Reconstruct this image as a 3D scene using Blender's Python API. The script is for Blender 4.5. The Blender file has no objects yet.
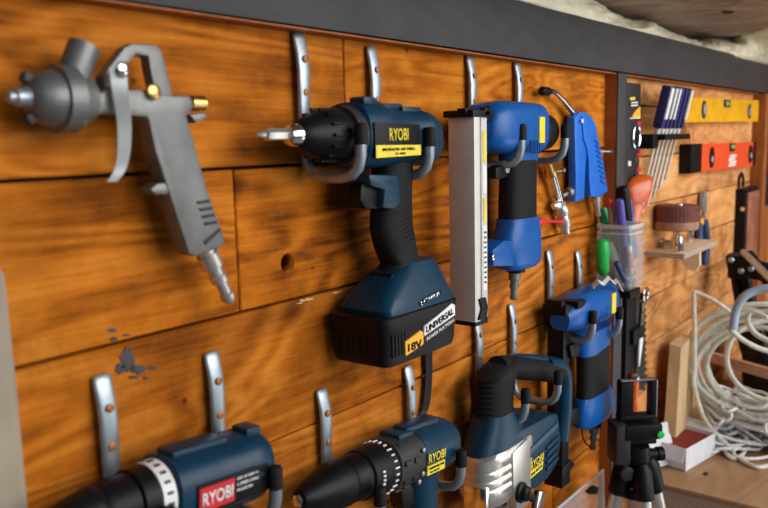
import bpy, bmesh, math, random
from mathutils import Vector, Matrix
random.seed(7)
PI = math.pi
S = bpy.context.scene
COL = S.collection

# ------------------------------------------------------------------ camera
# world: x runs along the tool wall, y goes into the wall (front of boards = 0), z up, metres
F = 780.0
CAMP = Vector((0, -0.55, 0))
RX = Vector((0.60851072, -0.12752617, 0.78323162))
RY = Vector((-0.79320071, -0.06864927, 0.60507843))
RZ = Vector((-0.02339505, -0.98945659, -0.14292767))
RM = Matrix((RX, RY, RZ))
cam_d = bpy.data.cameras.new('camera')
cam = bpy.data.objects.new('camera', cam_d)
COL.objects.link(cam)
right = RM @ Vector((1, 0, 0)); up = RM @ Vector((0, -1, 0)); back = RM @ Vector((0, 0, -1))
m = Matrix((right, up, back)).transposed().to_4x4()
m.translation = CAMP
cam.matrix_world = m
cam_d.sensor_width = 36.0
cam_d.lens = F / 768 * 36.0
cam_d.clip_start = 0.02
cam_d.dof.use_dof = True
cam_d.dof.focus_distance = 1.00
cam_d.dof.aperture_fstop = 6.0
S.camera = cam


def ray(px, py):
    return RM @ Vector((px - 384.0, py - 254.0, F))


def P(px, py, Y=0.0):
    """point of the plane y = Y seen at a pixel of the photograph"""
    r = ray(px, py)
    return CAMP + r * ((Y - CAMP.y) / r.y)


def PX(px, py, X):
    r = ray(px, py)
    return CAMP + r * ((X - CAMP.x) / r.x)


def PZ(px, py, Z):
    r = ray(px, py)
    return CAMP + r * ((Z - CAMP.z) / r.z)


def PT(px, py, t):
    return CAMP + ray(px, py) * (t / F)


# ------------------------------------------------------------------ materials
def new_mat(name):
    mt = bpy.data.materials.new(name)
    mt.use_nodes = True
    nt = mt.node_tree
    return mt, nt, nt.nodes['Principled BSDF']


def N(nt, typ, **kw):
    n = nt.nodes.new(typ)
    for k, v in kw.items():
        if k in n.inputs.keys():
            n.inputs[k].default_value = v
        else:
            setattr(n, k, v)
    return n


def ramp(nt, fac, stops):
    r = nt.nodes.new('ShaderNodeValToRGB')
    e = r.color_ramp.elements
    while len(e) > 1:
        e.remove(e[-1])
    e[0].position = stops[0][0]; e[0].color = (*stops[0][1], 1)
    for p, c in stops[1:]:
        x = e.new(p); x.color = (*c, 1)
    nt.links.new(fac, r.inputs['Fac'])
    return r


def mat(name, col, rough=0.5, metal=0.0, var=0.12, nscale=60, bump=0.0, bscale=300, coat=0.0, spec=0.5):
    mt, nt, b = new_mat(name)
    L = nt.links.new
    tc = N(nt, 'ShaderNodeTexCoord')
    no = N(nt, 'ShaderNodeTexNoise', Scale=nscale, Detail=4.0)
    L(tc.outputs['Object'], no.inputs['Vector'])
    lo = tuple(c * (1 - var) for c in col); hi = tuple(min(1, c * (1 + var)) for c in col)
    r = ramp(nt, no.outputs['Fac'], [(0.3, lo), (0.7, hi)])
    L(r.outputs['Color'], b.inputs['Base Color'])
    b.inputs['Roughness'].default_value = rough
    b.inputs['Metallic'].default_value = metal
    b.inputs['Coat Weight'].default_value = coat
    b.inputs['Specular IOR Level'].default_value = spec
    if bump:
        n2 = N(nt, 'ShaderNodeTexNoise', Scale=bscale, Detail=3.0)
        L(tc.outputs['Object'], n2.inputs['Vector'])
        bp = N(nt, 'ShaderNodeBump', Strength=bump, Distance=0.001)
        L(n2.outputs['Fac'], bp.inputs['Height'])
        L(bp.outputs['Normal'], b.inputs['Normal'])
    return mt


def glass(name, col=(1, 1, 1), rough=0.05, alpha=0.25):
    mt, nt, b = new_mat(name)
    b.inputs['Base Color'].default_value = (*col, 1)
    b.inputs['Roughness'].default_value = rough
    b.inputs['Alpha'].default_value = alpha
    b.inputs['IOR'].default_value = 1.45
    return mt


def wood(name, dark, mid, light, rough=0.6, scale=1.0, board=False, grain_axis='X', rings=1.0, contrast=1.0, gscale=1.0, spec=0.25):
    mt, nt, b = new_mat(name)
    L = nt.links.new
    tc = N(nt, 'ShaderNodeTexCoord')
    vec = tc.outputs['Object']
    if board:
        at = N(nt, 'ShaderNodeAttribute', attribute_name='board')
        sc = N(nt, 'ShaderNodeVectorMath', operation='MULTIPLY')
        sc.inputs[1].default_value = (37.1, 5.3, 11.7)
        cb = N(nt, 'ShaderNodeCombineXYZ')
        for i in range(3):
            L(at.outputs['Fac'], cb.inputs[i])
        L(cb.outputs[0], sc.inputs[0])
        ad = N(nt, 'ShaderNodeVectorMath', operation='ADD')
        L(vec, ad.inputs[0]); L(sc.outputs[0], ad.inputs[1])
        vec = ad.outputs[0]
    st = {'X': (2.2, 9, 9), 'Z': (9, 9, 2.2), 'Y': (9, 2.2, 9)}[grain_axis]
    mp = N(nt, 'ShaderNodeMapping'); mp.inputs['Scale'].default_value = tuple(s * scale for s in st)
    L(vec, mp.inputs['Vector'])
    # broad warp -> growth ring lines
    n1 = N(nt, 'ShaderNodeTexNoise', Scale=1.0, Detail=2.0, Roughness=0.45, Distortion=0.6)
    L(mp.outputs[0], n1.inputs['Vector'])
    mul = N(nt, 'ShaderNodeMath', operation='MULTIPLY'); mul.inputs[1].default_value = 70.0 * rings
    L(n1.outputs['Fac'], mul.inputs[0])
    sn = N(nt, 'ShaderNodeMath', operation='SINE'); L(mul.outputs[0], sn.inputs[0])
    r1 = N(nt, 'ShaderNodeMapRange'); r1.inputs['From Min'].default_value = -1; r1.inputs['From Max'].default_value = 1
    L(sn.outputs[0], r1.inputs['Value'])
    # fibres
    st2 = {'X': (14, 300, 300), 'Z': (300, 300, 14), 'Y': (300, 14, 300)}[grain_axis]
    mp2 = N(nt, 'ShaderNodeMapping'); mp2.inputs['Scale'].default_value = tuple(s * gscale for s in st2)
    L(vec, mp2.inputs['Vector'])
    n2 = N(nt, 'ShaderNodeTexNoise', Scale=1.0, Detail=4.0, Roughness=0.6)
    L(mp2.outputs[0], n2.inputs['Vector'])
    n3 = N(nt, 'ShaderNodeTexNoise', Scale=7.0, Detail=5.0, Roughness=0.65)
    L(vec, n3.inputs['Vector'])

    def mad(a, k, c):
        x = N(nt, 'ShaderNodeMath', operation='MULTIPLY_ADD')
        L(a, x.inputs[0]); x.inputs[1].default_value = k
        if isinstance(c, float):
            x.inputs[2].default_value = c
        else:
            L(c, x.inputs[2])
        return x.outputs[0]
    v = mad(r1.outputs[0], 0.26 * contrast, 0.5 - 0.5 * (0.26 + 0.55 + 1.2) * contrast)
    v = mad(n2.outputs['Fac'], 0.55 * contrast, v)
    v = mad(n3.outputs['Fac'], 1.2 * contrast, v)
    if board:
        w = N(nt, 'ShaderNodeTexWhiteNoise', noise_dimensions='1D')
        L(at.outputs['Fac'], w.inputs['W'])
        v = mad(w.outputs['Value'], 0.30, v)
        v = mad(v, 1.0, -0.15)
    cr = ramp(nt, v, [(0.12, dark), (0.5, mid), (0.88, light)])
    out = cr.outputs['Color']
    if board:
        # pale boards in the right-hand bay carry their own tone
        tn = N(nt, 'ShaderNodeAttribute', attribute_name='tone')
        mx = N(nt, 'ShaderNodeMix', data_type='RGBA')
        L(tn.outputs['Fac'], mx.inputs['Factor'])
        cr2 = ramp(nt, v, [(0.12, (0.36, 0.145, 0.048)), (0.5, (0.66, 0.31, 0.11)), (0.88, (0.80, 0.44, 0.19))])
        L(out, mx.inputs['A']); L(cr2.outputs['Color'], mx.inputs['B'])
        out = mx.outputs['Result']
        # brown weathered patches
        np_ = N(nt, 'ShaderNodeTexNoise', Scale=4.5, Detail=7.0, Roughness=0.68, Distortion=0.8)
        L(vec, np_.inputs['Vector'])
        pr_ = ramp(nt, np_.outputs['Fac'], [(0.36, (0.42, 0.36, 0.34)), (0.5, (0.86, 0.84, 0.82)), (0.62, (1, 1, 1))])
        mp_ = N(nt, 'ShaderNodeMix', data_type='RGBA', blend_type='MULTIPLY'); mp_.inputs['Factor'].default_value = 0.65
        L(out, mp_.inputs['A']); L(pr_.outputs['Color'], mp_.inputs['B'])
        out = mp_.outputs['Result']
        # knots and small nail specks
        vs = N(nt, 'ShaderNodeMapping'); vs.inputs['Scale'].default_value = (5.5, 0.01, 8.5)
        L(vec, vs.inputs['Vector'])
        vo = N(nt, 'ShaderNodeTexVoronoi', Scale=1.0, feature='F1'); vo.inputs['Randomness'].default_value = 1.0
        L(vs.outputs[0], vo.inputs['Vector'])
        kr = ramp(nt, vo.outputs['Distance'], [(0.0, (0.12, 0.12, 0.12)), (0.05, (0.3, 0.3, 0.3)), (0.13, (0.9, 0.9, 0.9)), (0.2, (1, 1, 1))])
        mm = N(nt, 'ShaderNodeMix', data_type='RGBA', blend_type='MULTIPLY'); mm.inputs['Factor'].default_value = 0.75
        L(out, mm.inputs['A']); L(kr.outputs['Color'], mm.inputs['B'])
        out = mm.outputs['Result']
        v2s = N(nt, 'ShaderNodeMapping'); v2s.inputs['Scale'].default_value = (16, 0.01, 16)
        L(vec, v2s.inputs['Vector'])
        v2 = N(nt, 'ShaderNodeTexVoronoi', Scale=1.0, feature='F1')
        L(v2s.outputs[0], v2.inputs['Vector'])
        k2 = ramp(nt, v2.outputs['Distance'], [(0.0, (0.05, 0.05, 0.05)), (0.035, (0.15, 0.15, 0.15)), (0.06, (1, 1, 1))])
        m2 = N(nt, 'ShaderNodeMix', data_type='RGBA', blend_type='MULTIPLY'); m2.inputs['Factor'].default_value = 0.7
        L(out, m2.inputs['A']); L(k2.outputs['Color'], m2.inputs['B'])
        out = m2.outputs['Result']
    L(out, b.inputs['Base Color'])
    b.inputs['Roughness'].default_value = rough
    b.inputs['Specular IOR Level'].default_value = spec
    bp = N(nt, 'ShaderNodeBump', Strength=0.25, Distance=0.0012)
    L(n2.outputs['Fac'], bp.inputs['Height'])
    L(bp.outputs['Normal'], b.inputs['Normal'])
    return mt


M = {}
M['wall'] = wood('stained_boards', (0.13, 0.030, 0.0016), (0.47, 0.132, 0.006), (0.68, 0.245, 0.026), board=True, rough=0.75, spec=0.08)
M['beam'] = wood('grey_painted_timber', (0.032, 0.031, 0.033), (0.052, 0.050, 0.053), (0.072, 0.069, 0.071), contrast=0.5, rough=0.55)
M['studside'] = wood('reddish_timber', (0.13, 0.035, 0.007), (0.30, 0.09, 0.02), (0.42, 0.15, 0.04), grain_axis='Z', contrast=0.6)
M['pale_strip'] = wood('weathered_strip', (0.2, 0.15, 0.11), (0.34, 0.28, 0.21), (0.45, 0.39, 0.31), grain_axis='Z', contrast=0.6)
M['ceil'] = wood('roof_plywood', (0.15, 0.105, 0.08), (0.36, 0.26, 0.195), (0.55, 0.43, 0.34), grain_axis='Y', contrast=0.9, rough=0.8)
M['foam'] = mat('spray_foam', (0.86, 0.82, 0.62), 0.85, var=0.12, nscale=25, bump=0.8, bscale=120)
M['gap'] = mat('dark_gap', (0.008, 0.005, 0.003), 0.9)
M['ply'] = wood('pale_plywood', (0.52, 0.37, 0.22), (0.72, 0.55, 0.36), (0.84, 0.70, 0.52), contrast=0.5, gscale=0.5)
M['plyedge'] = None
M['bench'] = wood('bench_top_wood', (0.24, 0.13, 0.06), (0.42, 0.24, 0.125), (0.52, 0.33, 0.19), contrast=0.6, rough=0.5)
M['block'] = wood('raw_pine', (0.45, 0.30, 0.16), (0.66, 0.47, 0.27), (0.78, 0.60, 0.38), grain_axis='Z', contrast=0.5)
M['pinkwood'] = wood('pink_timber', (0.40, 0.17, 0.10), (0.55, 0.27, 0.17), (0.62, 0.35, 0.24), contrast=0.5)
M['steel'] = mat('brushed_steel', (0.36, 0.41, 0.45), 0.42, 0.75, var=0.18, nscale=40)
M['chrome'] = mat('chrome', (0.75, 0.76, 0.78), 0.16, 1.0, var=0.05)
M['gunmetal'] = mat('cast_aluminium', (0.17, 0.172, 0.168), 0.45, 0.55, var=0.15, nscale=50, bump=0.15)
M['alu'] = mat('anodised_aluminium', (0.62, 0.60, 0.57), 0.5, 0.15, var=0.05)
M['silver'] = mat('silver_casting', (0.66, 0.65, 0.62), 0.34, 0.85, var=0.08)
M['brass'] = mat('brass', (0.62, 0.40, 0.13), 0.3, 1.0, var=0.15)
M['rust'] = mat('rusty_screw', (0.42, 0.17, 0.06), 0.55, 0.5, var=0.4, nscale=300)
M['black'] = mat('black_plastic', (0.005, 0.005, 0.006), 0.45, var=0.2, spec=0.2)
M['rubber'] = mat('black_rubber', (0.009, 0.009, 0.010), 0.65, spec=0.18, var=0.2, bump=0.3, bscale=500)
M['darkgrey'] = mat('dark_grey_plastic', (0.030, 0.028, 0.028), 0.5, var=0.15, spec=0.3)
M['teal'] = mat('navy_teal_plastic', (0.002, 0.032, 0.066), 0.38, spec=0.3, var=0.12)
M['blue'] = mat('royal_blue_enamel', (0.002, 0.088, 0.34), 0.36, var=0.1, spec=0.35)
M['bright_blue'] = mat('bright_blue_plastic', (0.004, 0.14, 0.60), 0.4, var=0.1)
M['teal_light'] = mat('pale_teal_plastic', (0.02, 0.075, 0.12), 0.45, var=0.15)  # teal lighter than the housing, for the strip on the jigsaw side
M['navy'] = mat('navy_plastic', (0.022, 0.020, 0.13), 0.4, var=0.1)
M['white'] = mat('white_plastic', (0.78, 0.78, 0.76), 0.45, var=0.05)
M['paper'] = mat('white_card', (0.72, 0.74, 0.78), 0.7, var=0.06)
M['yellow'] = mat('yellow_print', (0.80, 0.62, 0.03), 0.5, var=0.08)
M['amber'] = mat('amber_print', (0.85, 0.42, 0.02), 0.5, var=0.06)
M['ylevel'] = mat('yellow_enamel', (0.74, 0.37, 0.006), 0.45, var=0.14, nscale=30)
M['rlevel'] = mat('red_enamel', (0.80, 0.085, 0.022), 0.4, var=0.08, nscale=30)
M['red'] = mat('red_print', (0.55, 0.012, 0.02), 0.45, var=0.1)
M['redplastic'] = mat('red_grip', (0.6, 0.02, 0.015), 0.4)
M['maroon'] = mat('maroon_abrasive', (0.16, 0.042, 0.035), 0.8, var=0.2, bump=0.5, bscale=700)
M['tanabr'] = mat('tan_abrasive', (0.36, 0.19, 0.11), 0.8, var=0.2)
M['sandpaper'] = mat('red_sandpaper', (0.24, 0.022, 0.012), 0.85, var=0.12, bump=0.4, bscale=900)
M['orange'] = mat('orange_plastic', (0.62, 0.095, 0.006), 0.3, var=0.12, coat=0.2)
M['green'] = mat('green_plastic', (0.01, 0.36, 0.13), 0.35)
M['green2'] = mat('bright_green_plastic', (0.02, 0.52, 0.09), 0.35)
M['purple'] = mat('purple_plastic', (0.11, 0.09, 0.38), 0.35)
M['bluegrey'] = mat('blue_grey_hose', (0.34, 0.43, 0.50), 0.4, var=0.08)
M['rope'] = mat('white_rope', (0.74, 0.73, 0.63), 0.8, var=0.14, nscale=90, bump=0.6, bscale=350)
M['cord'] = mat('white_cord', (0.86, 0.87, 0.88), 0.75, var=0.14, nscale=90, bump=0.5, bscale=350)
M['handleblue'] = mat('dark_blue_grip', (0.012, 0.045, 0.14), 0.45)
M['stain'] = mat('grey_paint_residue', (0.05, 0.05, 0.06), 0.8, var=0.4, nscale=80)
M['clear'] = glass('clear_plastic', (0.62, 0.65, 0.65), 0.06, 0.20)
M['clearrim'] = glass('clear_plastic_rim', (0.75, 0.78, 0.78), 0.1, 0.45)
M['reddish_clear'] = mat('reddish_clear_cover', (0.38, 0.16, 0.10), 0.25, var=0.35, nscale=20, coat=0.5)
M['floor'] = mat('concrete', (0.22, 0.21, 0.2), 0.85, var=0.2, nscale=8)
M['key_steel'] = mat('satin_key_steel', (0.62, 0.64, 0.58), 0.4, 0.35, var=0.05)
M['lens'] = mat('vial_green', (0.22, 0.50, 0.12), 0.2)
M['card'] = mat('black_card', (0.012, 0.012, 0.013), 0.5)


def ply_edge():
    mt, nt, b = new_mat('plywood_layers')
    L = nt.links.new
    tc = N(nt, 'ShaderNodeTexCoord')
    w = N(nt, 'ShaderNodeTexWave', wave_type='BANDS', bands_direction='Z', Scale=70.0, Distortion=0.8, Detail=2.0)
    L(tc.outputs['Object'], w.inputs['Vector'])
    r = ramp(nt, w.outputs['Fac'], [(0.2, (0.20, 0.14, 0.10)), (0.5, (0.42, 0.32, 0.23)), (0.8, (0.60, 0.48, 0.35))])
    L(r.outputs['Color'], b.inputs['Base Color'])
    b.inputs['Roughness'].default_value = 0.7
    return mt


M['plyedge'] = ply_edge()


# ------------------------------------------------------------------ mesh building
def world_loc(o):
    v = Vector((0, 0, 0))
    while o is not None:
        v += o.location
        o = o.parent
    return v


class MB:
    def __init__(self):
        self.bm = bmesh.new()

    def ngonpair(self, a, b, cap=True):
        bm = self.bm
        va = [bm.verts.new(p) for p in a]; vb = [bm.verts.new(p) for p in b]
        n = len(va)
        for i in range(n):
            j = (i + 1) % n
            bm.faces.new((va[i], va[j], vb[j], vb[i]))
        if cap:
            bm.faces.new(va[::-1]); bm.faces.new(vb)
        return va + vb

    def box(self, c, s, rot=None, bevel=0.0):
        c = Vector(c); hx, hy, hz = [v / 2 for v in s]
        a = [Vector(v) for v in ((-hx, -hy, -hz), (hx, -hy, -hz), (hx, hy, -hz), (-hx, hy, -hz))]
        b = [v + Vector((0, 0, 2 * hz)) for v in a]
        if rot is not None:
            a = [rot @ v for v in a]; b = [rot @ v for v in b]
        vs = self.ngonpair([c + v for v in a], [c + v for v in b])
        if bevel:
            self._bevel(vs, bevel)
        return self

    def _bevel(self, vs, w, seg=2):
        es = set()
        for v in vs:
            for e in v.link_edges:
                es.add(e)
        bmesh.ops.recalc_face_normals(self.bm, faces=list({f for v in vs for f in v.link_faces}))
        es = [e for e in es if len(e.link_faces) == 2 and e.calc_face_angle(0) > math.radians(28)]
        bmesh.ops.bevel(self.bm, geom=es, offset=w, segments=seg, profile=0.6, affect='EDGES', clamp_overlap=True)

    def prism(self, pts, y0, y1, bevel=0.0):
        """outline of (x, z) or 3-vectors, extruded from y0 to y1"""
        q = [(p[0], p[2]) if len(p) == 3 else p for p in pts]
        vs = self.ngonpair([Vector((x, y0, z)) for x, z in q], [Vector((x, y1, z)) for x, z in q])
        if bevel:
            self._bevel(vs, bevel)
        return self

    def prismz(self, pts, z0, z1, bevel=0.0):
        vs = self.ngonpair([Vector((x, y, z0)) for x, y in pts], [Vector((x, y, z1)) for x, y in pts])
        if bevel:
            self._bevel(vs, bevel)
        return self

    def rings(self, rs, cap=True, closed=False):
        bm = self.bm
        R = [[bm.verts.new(p) for p in r] for r in rs]
        n = len(R[0])
        for k in range(len(R) - 1 + (1 if closed else 0)):
            a, b = R[k], R[(k + 1) % len(R)]
            for i in range(n):
                j = (i + 1) % n
                bm.faces.new((a[i], a[j], b[j], b[i]))
        if cap and not closed:
            bm.faces.new(R[0][::-1]); bm.faces.new(R[-1])
        return self

    @staticmethod
    def ring(c, u, v, a, b, e=2.0, n=24):
        out = []
        for i in range(n):
            t = 2 * PI * i / n
            ct, st = math.cos(t), math.sin(t)
            x = math.copysign(abs(ct) ** (2 / e), ct) * a; y = math.copysign(abs(st) ** (2 / e), st) * b
            out.append(Vector(c) + u * x + v * y)
        return out

    def loftx(self, secs, e=2.6, n=28):
        """sections (x, y, z, ry, rz)"""
        return self.rings([self.ring((x, y, z), Vector((0, 1, 0)), Vector((0, 0, 1)), ry, rz, e, n) for x, y, z, ry, rz in secs])

    def loftz(self, secs, e=2.6, n=28):
        """sections (x, y, z, rx, ry)"""
        return self.rings([self.ring((x, y, z), Vector((1, 0, 0)), Vector((0, 1, 0)), rx, ry, e, n) for x, y, z, rx, ry in secs])

    def lathe(self, o, d, prof, n=24):
        o = Vector(o); d = Vector(d).normalized()
        u = d.orthogonal().normalized(); v = d.cross(u)
        return self.rings([self.ring(o + d * t, u, v, max(r, 1e-5), max(r, 1e-5), 2, n) for t, r in prof])

    def cyl(self, a, b, r, r2=None, n=16):
        a = Vector(a); b = Vector(b)
        return self.lathe(a, b - a, [(0, r), ((b - a).length, r if r2 is None else r2)], n)

    def tube(self, pts, r, n=10, closed=False, flat=None):
        """swept round tube; r a number or list; flat (u-scale, direction) squashes it"""
        pts = [Vector(p) for p in pts]
        k = len(pts)
        rs = r if isinstance(r, (list, tuple)) else [r] * k
        prev = None; out = []
        for i, p in enumerate(pts):
            if closed:
                t = (pts[(i + 1) % k] - pts[i - 1])
            else:
                t = pts[min(i + 1, k - 1)] - pts[max(i - 1, 0)]
            if t.length < 1e-9:
                t = Vector((0, 0, 1))
            t.normalize()
            if prev is None:
                u = t.orthogonal().normalized()
            else:
                u = prev - t * prev.dot(t)
                u = u.normalized() if u.length > 1e-6 else t.orthogonal().normalized()
            prev = u
            v = t.cross(u)
            rr = rs[i]
            if isinstance(rr, tuple):
                out.append(self.ring(p, u, v, rr[0], rr[1], 2, n))
            else:
                out.append(self.ring(p, u, v, rr, rr, 2, n))
        return self.rings(out, closed=closed)

    def ribbon(self, pts, wdir, w, th):
        """flat strap: path, width direction, half sizes"""
        pts = [Vector(p) for p in pts]; wdir = Vector(wdir).normalized(); out = []
        for i, p in enumerate(pts):
            t = (pts[min(i + 1, len(pts) - 1)] - pts[max(i - 1, 0)]).normalized()
            nrm = t.cross(wdir).normalized()
            ww = w[i] if isinstance(w, (list, tuple)) else w
            out.append([p + wdir * ww + nrm * th, p - wdir * ww + nrm * th, p - wdir * ww - nrm * th, p + wdir * ww - nrm * th])
        return self.rings(out)

    def build(self, name, material, parent=None, smooth=38, loc=None):
        bm = self.bm
        bmesh.ops.recalc_face_normals(bm, faces=bm.faces)
        me = bpy.data.meshes.new(name)
        o = bpy.data.objects.new(name, me)
        COL.objects.link(o)
        if parent is not None:
            o.parent = parent
            w = world_loc(parent)
        else:
            if loc is None:
                xs = [v.co for v in bm.verts]
                loc = Vector((sum(c.x for c in xs) / len(xs), sum(c.y for c in xs) / len(xs), min(c.z for c in xs)))
            o.location = loc
            w = Vector(loc)
        for v in bm.verts:
            v.co -= w
        bm.to_mesh(me); bm.free()
        me.materials.append(material)
        me.shade_smooth()
        if smooth < 180:
            me.set_sharp_from_angle(angle=math.radians(smooth))
        return o


def smooth_path(pts, n=6, closed=False):
    pts = [Vector(p) for p in pts]; k = len(pts); out = []
    rng = range(k) if closed else range(k - 1)
    for i in rng:
        if closed:
            p0, p1, p2, p3 = pts[i - 1], pts[i], pts[(i + 1) % k], pts[(i + 2) % k]
        else:
            p0, p1, p2, p3 = pts[max(i - 1, 0)], pts[i], pts[i + 1], pts[min(i + 2, k - 1)]
        for j in range(n):
            t = j / n
            out.append(0.5 * ((2 * p1) + (p2 - p0) * t + (2 * p0 - 5 * p1 + 4 * p2 - p3) * t * t + (3 * p1 - p0 - 3 * p2 + p3) * t ** 3))
    if not closed:
        out.append(pts[-1])
    return out


def tag(o, label, cat, group=None):
    o['label'] = label; o['category'] = cat
    if group:
        o['group'] = group
    return o


def thing(name, label, cat, loc, group=None):
    o = bpy.data.objects.new(name, None)
    o.empty_display_size = 0.02
    COL.objects.link(o)
    o.location = loc
    return tag(o, label, cat, group)


def struct(mb, name, material, smooth=38):
    o = mb.build(name, material, smooth=smooth)
    o['kind'] = 'structure'
    return o


def text(s, p, w, h, material, parent, name='lettering', xdir=(1, 0, 0), zdir=(0, 0, 1), th=0.0004, bold=0.018):
    """lettering fitted in a w x h box whose lower-left corner is p"""
    cu = bpy.data.curves.new(name, 'FONT')
    cu.body = s; cu.size = 1; cu.extrude = 0.0; cu.offset = bold; cu.resolution_u = 3
    tmp = bpy.data.objects.new('tmp', cu)
    COL.objects.link(tmp)
    dg = bpy.context.evaluated_depsgraph_get()
    me = bpy.data.meshes.new_from_object(tmp.evaluated_get(dg))
    bpy.data.objects.remove(tmp); bpy.data.curves.remove(cu)
    xs = [v.co.x for v in me.vertices]; ys = [v.co.y for v in me.vertices]
    x0, x1, y0, y1 = min(xs), max(xs), min(ys), max(ys)
    X = Vector(xdir).normalized(); Z = Vector(zdir).normalized(); nn = X.cross(Z)
    p = Vector(p)
    if parent is not None:
        p = p - world_loc(parent)
    bm = bmesh.new(); bm.from_mesh(me)
    r = bmesh.ops.extrude_face_region(bm, geom=list(bm.faces))
    ext = {v for v in r['geom'] if isinstance(v, bmesh.types.BMVert)}
    for v in bm.verts:
        u = (v.co.x - x0) / (x1 - x0) * w; q = (v.co.y - y0) / (y1 - y0) * h
        v.co = p + X * u + Z * q + nn * (th if v in ext else 0)
    bmesh.ops.recalc_face_normals(bm, faces=bm.faces)
    bm.to_mesh(me); bm.free()
    me.name = name
    me.materials.clear(); me.materials.append(material)
    o = bpy.data.objects.new(name, me)
    COL.objects.link(o)
    o.parent = parent
    return o


def poly(pts, Y):
    return [P(x, y, Y) for x, y in pts]


# ================================================================== the setting
ZB = 0.1095                       # underside of the beam
rows_l = [0.116, -0.0213, -0.1575, -0.2963, -0.4345, -0.572, -0.710, -0.848]
bm = bmesh.new()
bl = bm.faces.layers.float.new('board'); tl = bm.faces.layers.float.new('tone')
bid = 0


def board(x0, x1, z0, z1, tone, hole=False):
    """one wall board; slightly ragged long edges with an eased arris"""
    global bid
    bid += 1
    g = 0.0011
    t = MB(); t.bm.free(); t.bm = bm
    n0 = len(bm.faces)
    y0 = -random.uniform(0, 0.0012)
    k = max(2, int((x1 - x0) / 0.07))
    top = []; bot = []
    ph = random.uniform(0, 6)
    for i in range(k + 1):
        x = x0 + g * .6 + (x1 - x0 - 1.2 * g) * i / k
        top.append((x, z1 - g - 0.0007 * math.sin(x * 9 + ph) - random.uniform(0, .0006)))
        bot.append((x, z0 + g + 0.0005 * math.sin(x * 7 + ph)))
    faces0 = set(bm.faces)
    vs = t.ngonpair([Vector((x, y0, z)) for x, z in bot + top[::-1]], [Vector((x, 0.018, z)) for x, z in bot + top[::-1]])
    t._bevel([v for v in vs if abs(v.co.y - y0) < 1e-6], 0.0013, 1)
    for f in bm.faces:
        if f not in faces0:
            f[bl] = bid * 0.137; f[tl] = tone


def board_row(z0, z1, cuts, tone):
    for a, b in zip(cuts[:-1], cuts[1:]):
        board(a, b, z0, z1, tone() if callable(tone) else tone)


lt = lambda: random.uniform(0.0, 0.12)
board_row(rows_l[1], 0.118, [0.10, 0.65, 1.41], lt)
board_row(rows_l[2], rows_l[1], [0.10, 0.488, 0.953, 1.41], lt)
board_row(rows_l[3], rows_l[2], [0.10, P(421.5, 360).x, 1.41], lt)
board_row(rows_l[4], rows_l[3], [0.10, 1.02, 1.41], lt)
board_row(rows_l[5], rows_l[4], [0.10, 0.72, 1.41], lt)
board_row(rows_l[6], rows_l[5], [0.10, 1.169, 1.41], lt)
board_row(rows_l[7], rows_l[6], [0.10, 0.9, 1.41], lt)
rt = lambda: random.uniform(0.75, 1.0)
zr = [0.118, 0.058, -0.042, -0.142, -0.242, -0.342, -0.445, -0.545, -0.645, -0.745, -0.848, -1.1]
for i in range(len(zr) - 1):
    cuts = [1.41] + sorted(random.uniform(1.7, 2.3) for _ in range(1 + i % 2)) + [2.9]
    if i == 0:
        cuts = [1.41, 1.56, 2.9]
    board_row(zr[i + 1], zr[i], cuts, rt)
bmesh.ops.recalc_face_normals(bm, faces=bm.faces)
me = bpy.data.meshes.new('wall_back'); bm.to_mesh(me); bm.free()
wall = bpy.data.objects.new('wall_back', me); COL.objects.link(wall)
me.materials.append(M['wall'])
# the drilled hole, cut through its board
hc = P(287.5, 263, 0)
t = MB(); t.cyl(hc + Vector((0, -0.02, 0)), hc + Vector((0, 0.03, 0)), 0.0098, n=28)
cut = t.build('cutter', M['gap'])
bo = wall.modifiers.new('b', 'BOOLEAN'); bo.operation = 'DIFFERENCE'; bo.object = cut; bo.solver = 'EXACT'
dg = bpy.context.evaluated_depsgraph_get()
nm = bpy.data.meshes.new_from_object(wall.evaluated_get(dg))
wall.modifiers.clear(); wall.data = nm
bpy.data.objects.remove(cut)
while len(nm.materials) > 1:
    nm.materials.pop()
wall['kind'] = 'structure'

t = MB(); t.box((1.5, 0.028, -0.49), (3.0, 0.016, 1.25))
t.build('backing', M['gap'], wall)          # dark sheathing behind the gaps

# grey beam along the top
t = MB(); t.prism([(-0.4, ZB), (2.9, ZB + 0.006), (2.9, 0.205), (1.0, 0.187), (-0.4, 0.187)], -0.022, 0.02, 0.0012)
struct(t, 'trim_1', M['beam'])
t = MB(); t.box((1.3, -0.010, ZB - 0.0005), (2.3, 0.020, 0.002))
beamlip = t.build('beam_underside', M['studside'], S.objects['trim_1'])
beamlip['label'] = 'unpainted orange underside of the beam'
# stud between the bays, reddish sides and a grey painted face
t = MB(); t.box((1.3875, -0.0105, -0.4975), (0.040, 0.023, 1.215))
st = struct(t, 'trim_2', M['studside'])
t = MB(); t.box((1.388, -0.0235, -0.4975), (0.041, 0.003, 1.215), bevel=0.0008)
q = t.build('painted_face', M['beam'], st); q['label'] = 'grey painted front of the stud'
# corner post at the far end
t = MB(); t.box((2.53, -0.017, -0.40), (0.11, 0.038, 1.02), bevel=0.001)
struct(t, 'trim_3', M['studside'])
t = MB(); t.box((2.60, -0.036, -0.05), (0.16, 0.020, 0.33), bevel=0.001)
struct(t, 'trim_5', M['beam'])
# pale strip at the near end
t = MB(); t.prism([P(-8, 260), P(0.5, 275), P(12.5, 385), P(25, 520), P(-40, 560), P(-60, 260)], -0.006, 0.0, 0.0006)
struct(t, 'trim_4', M['pale_strip'])
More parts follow.
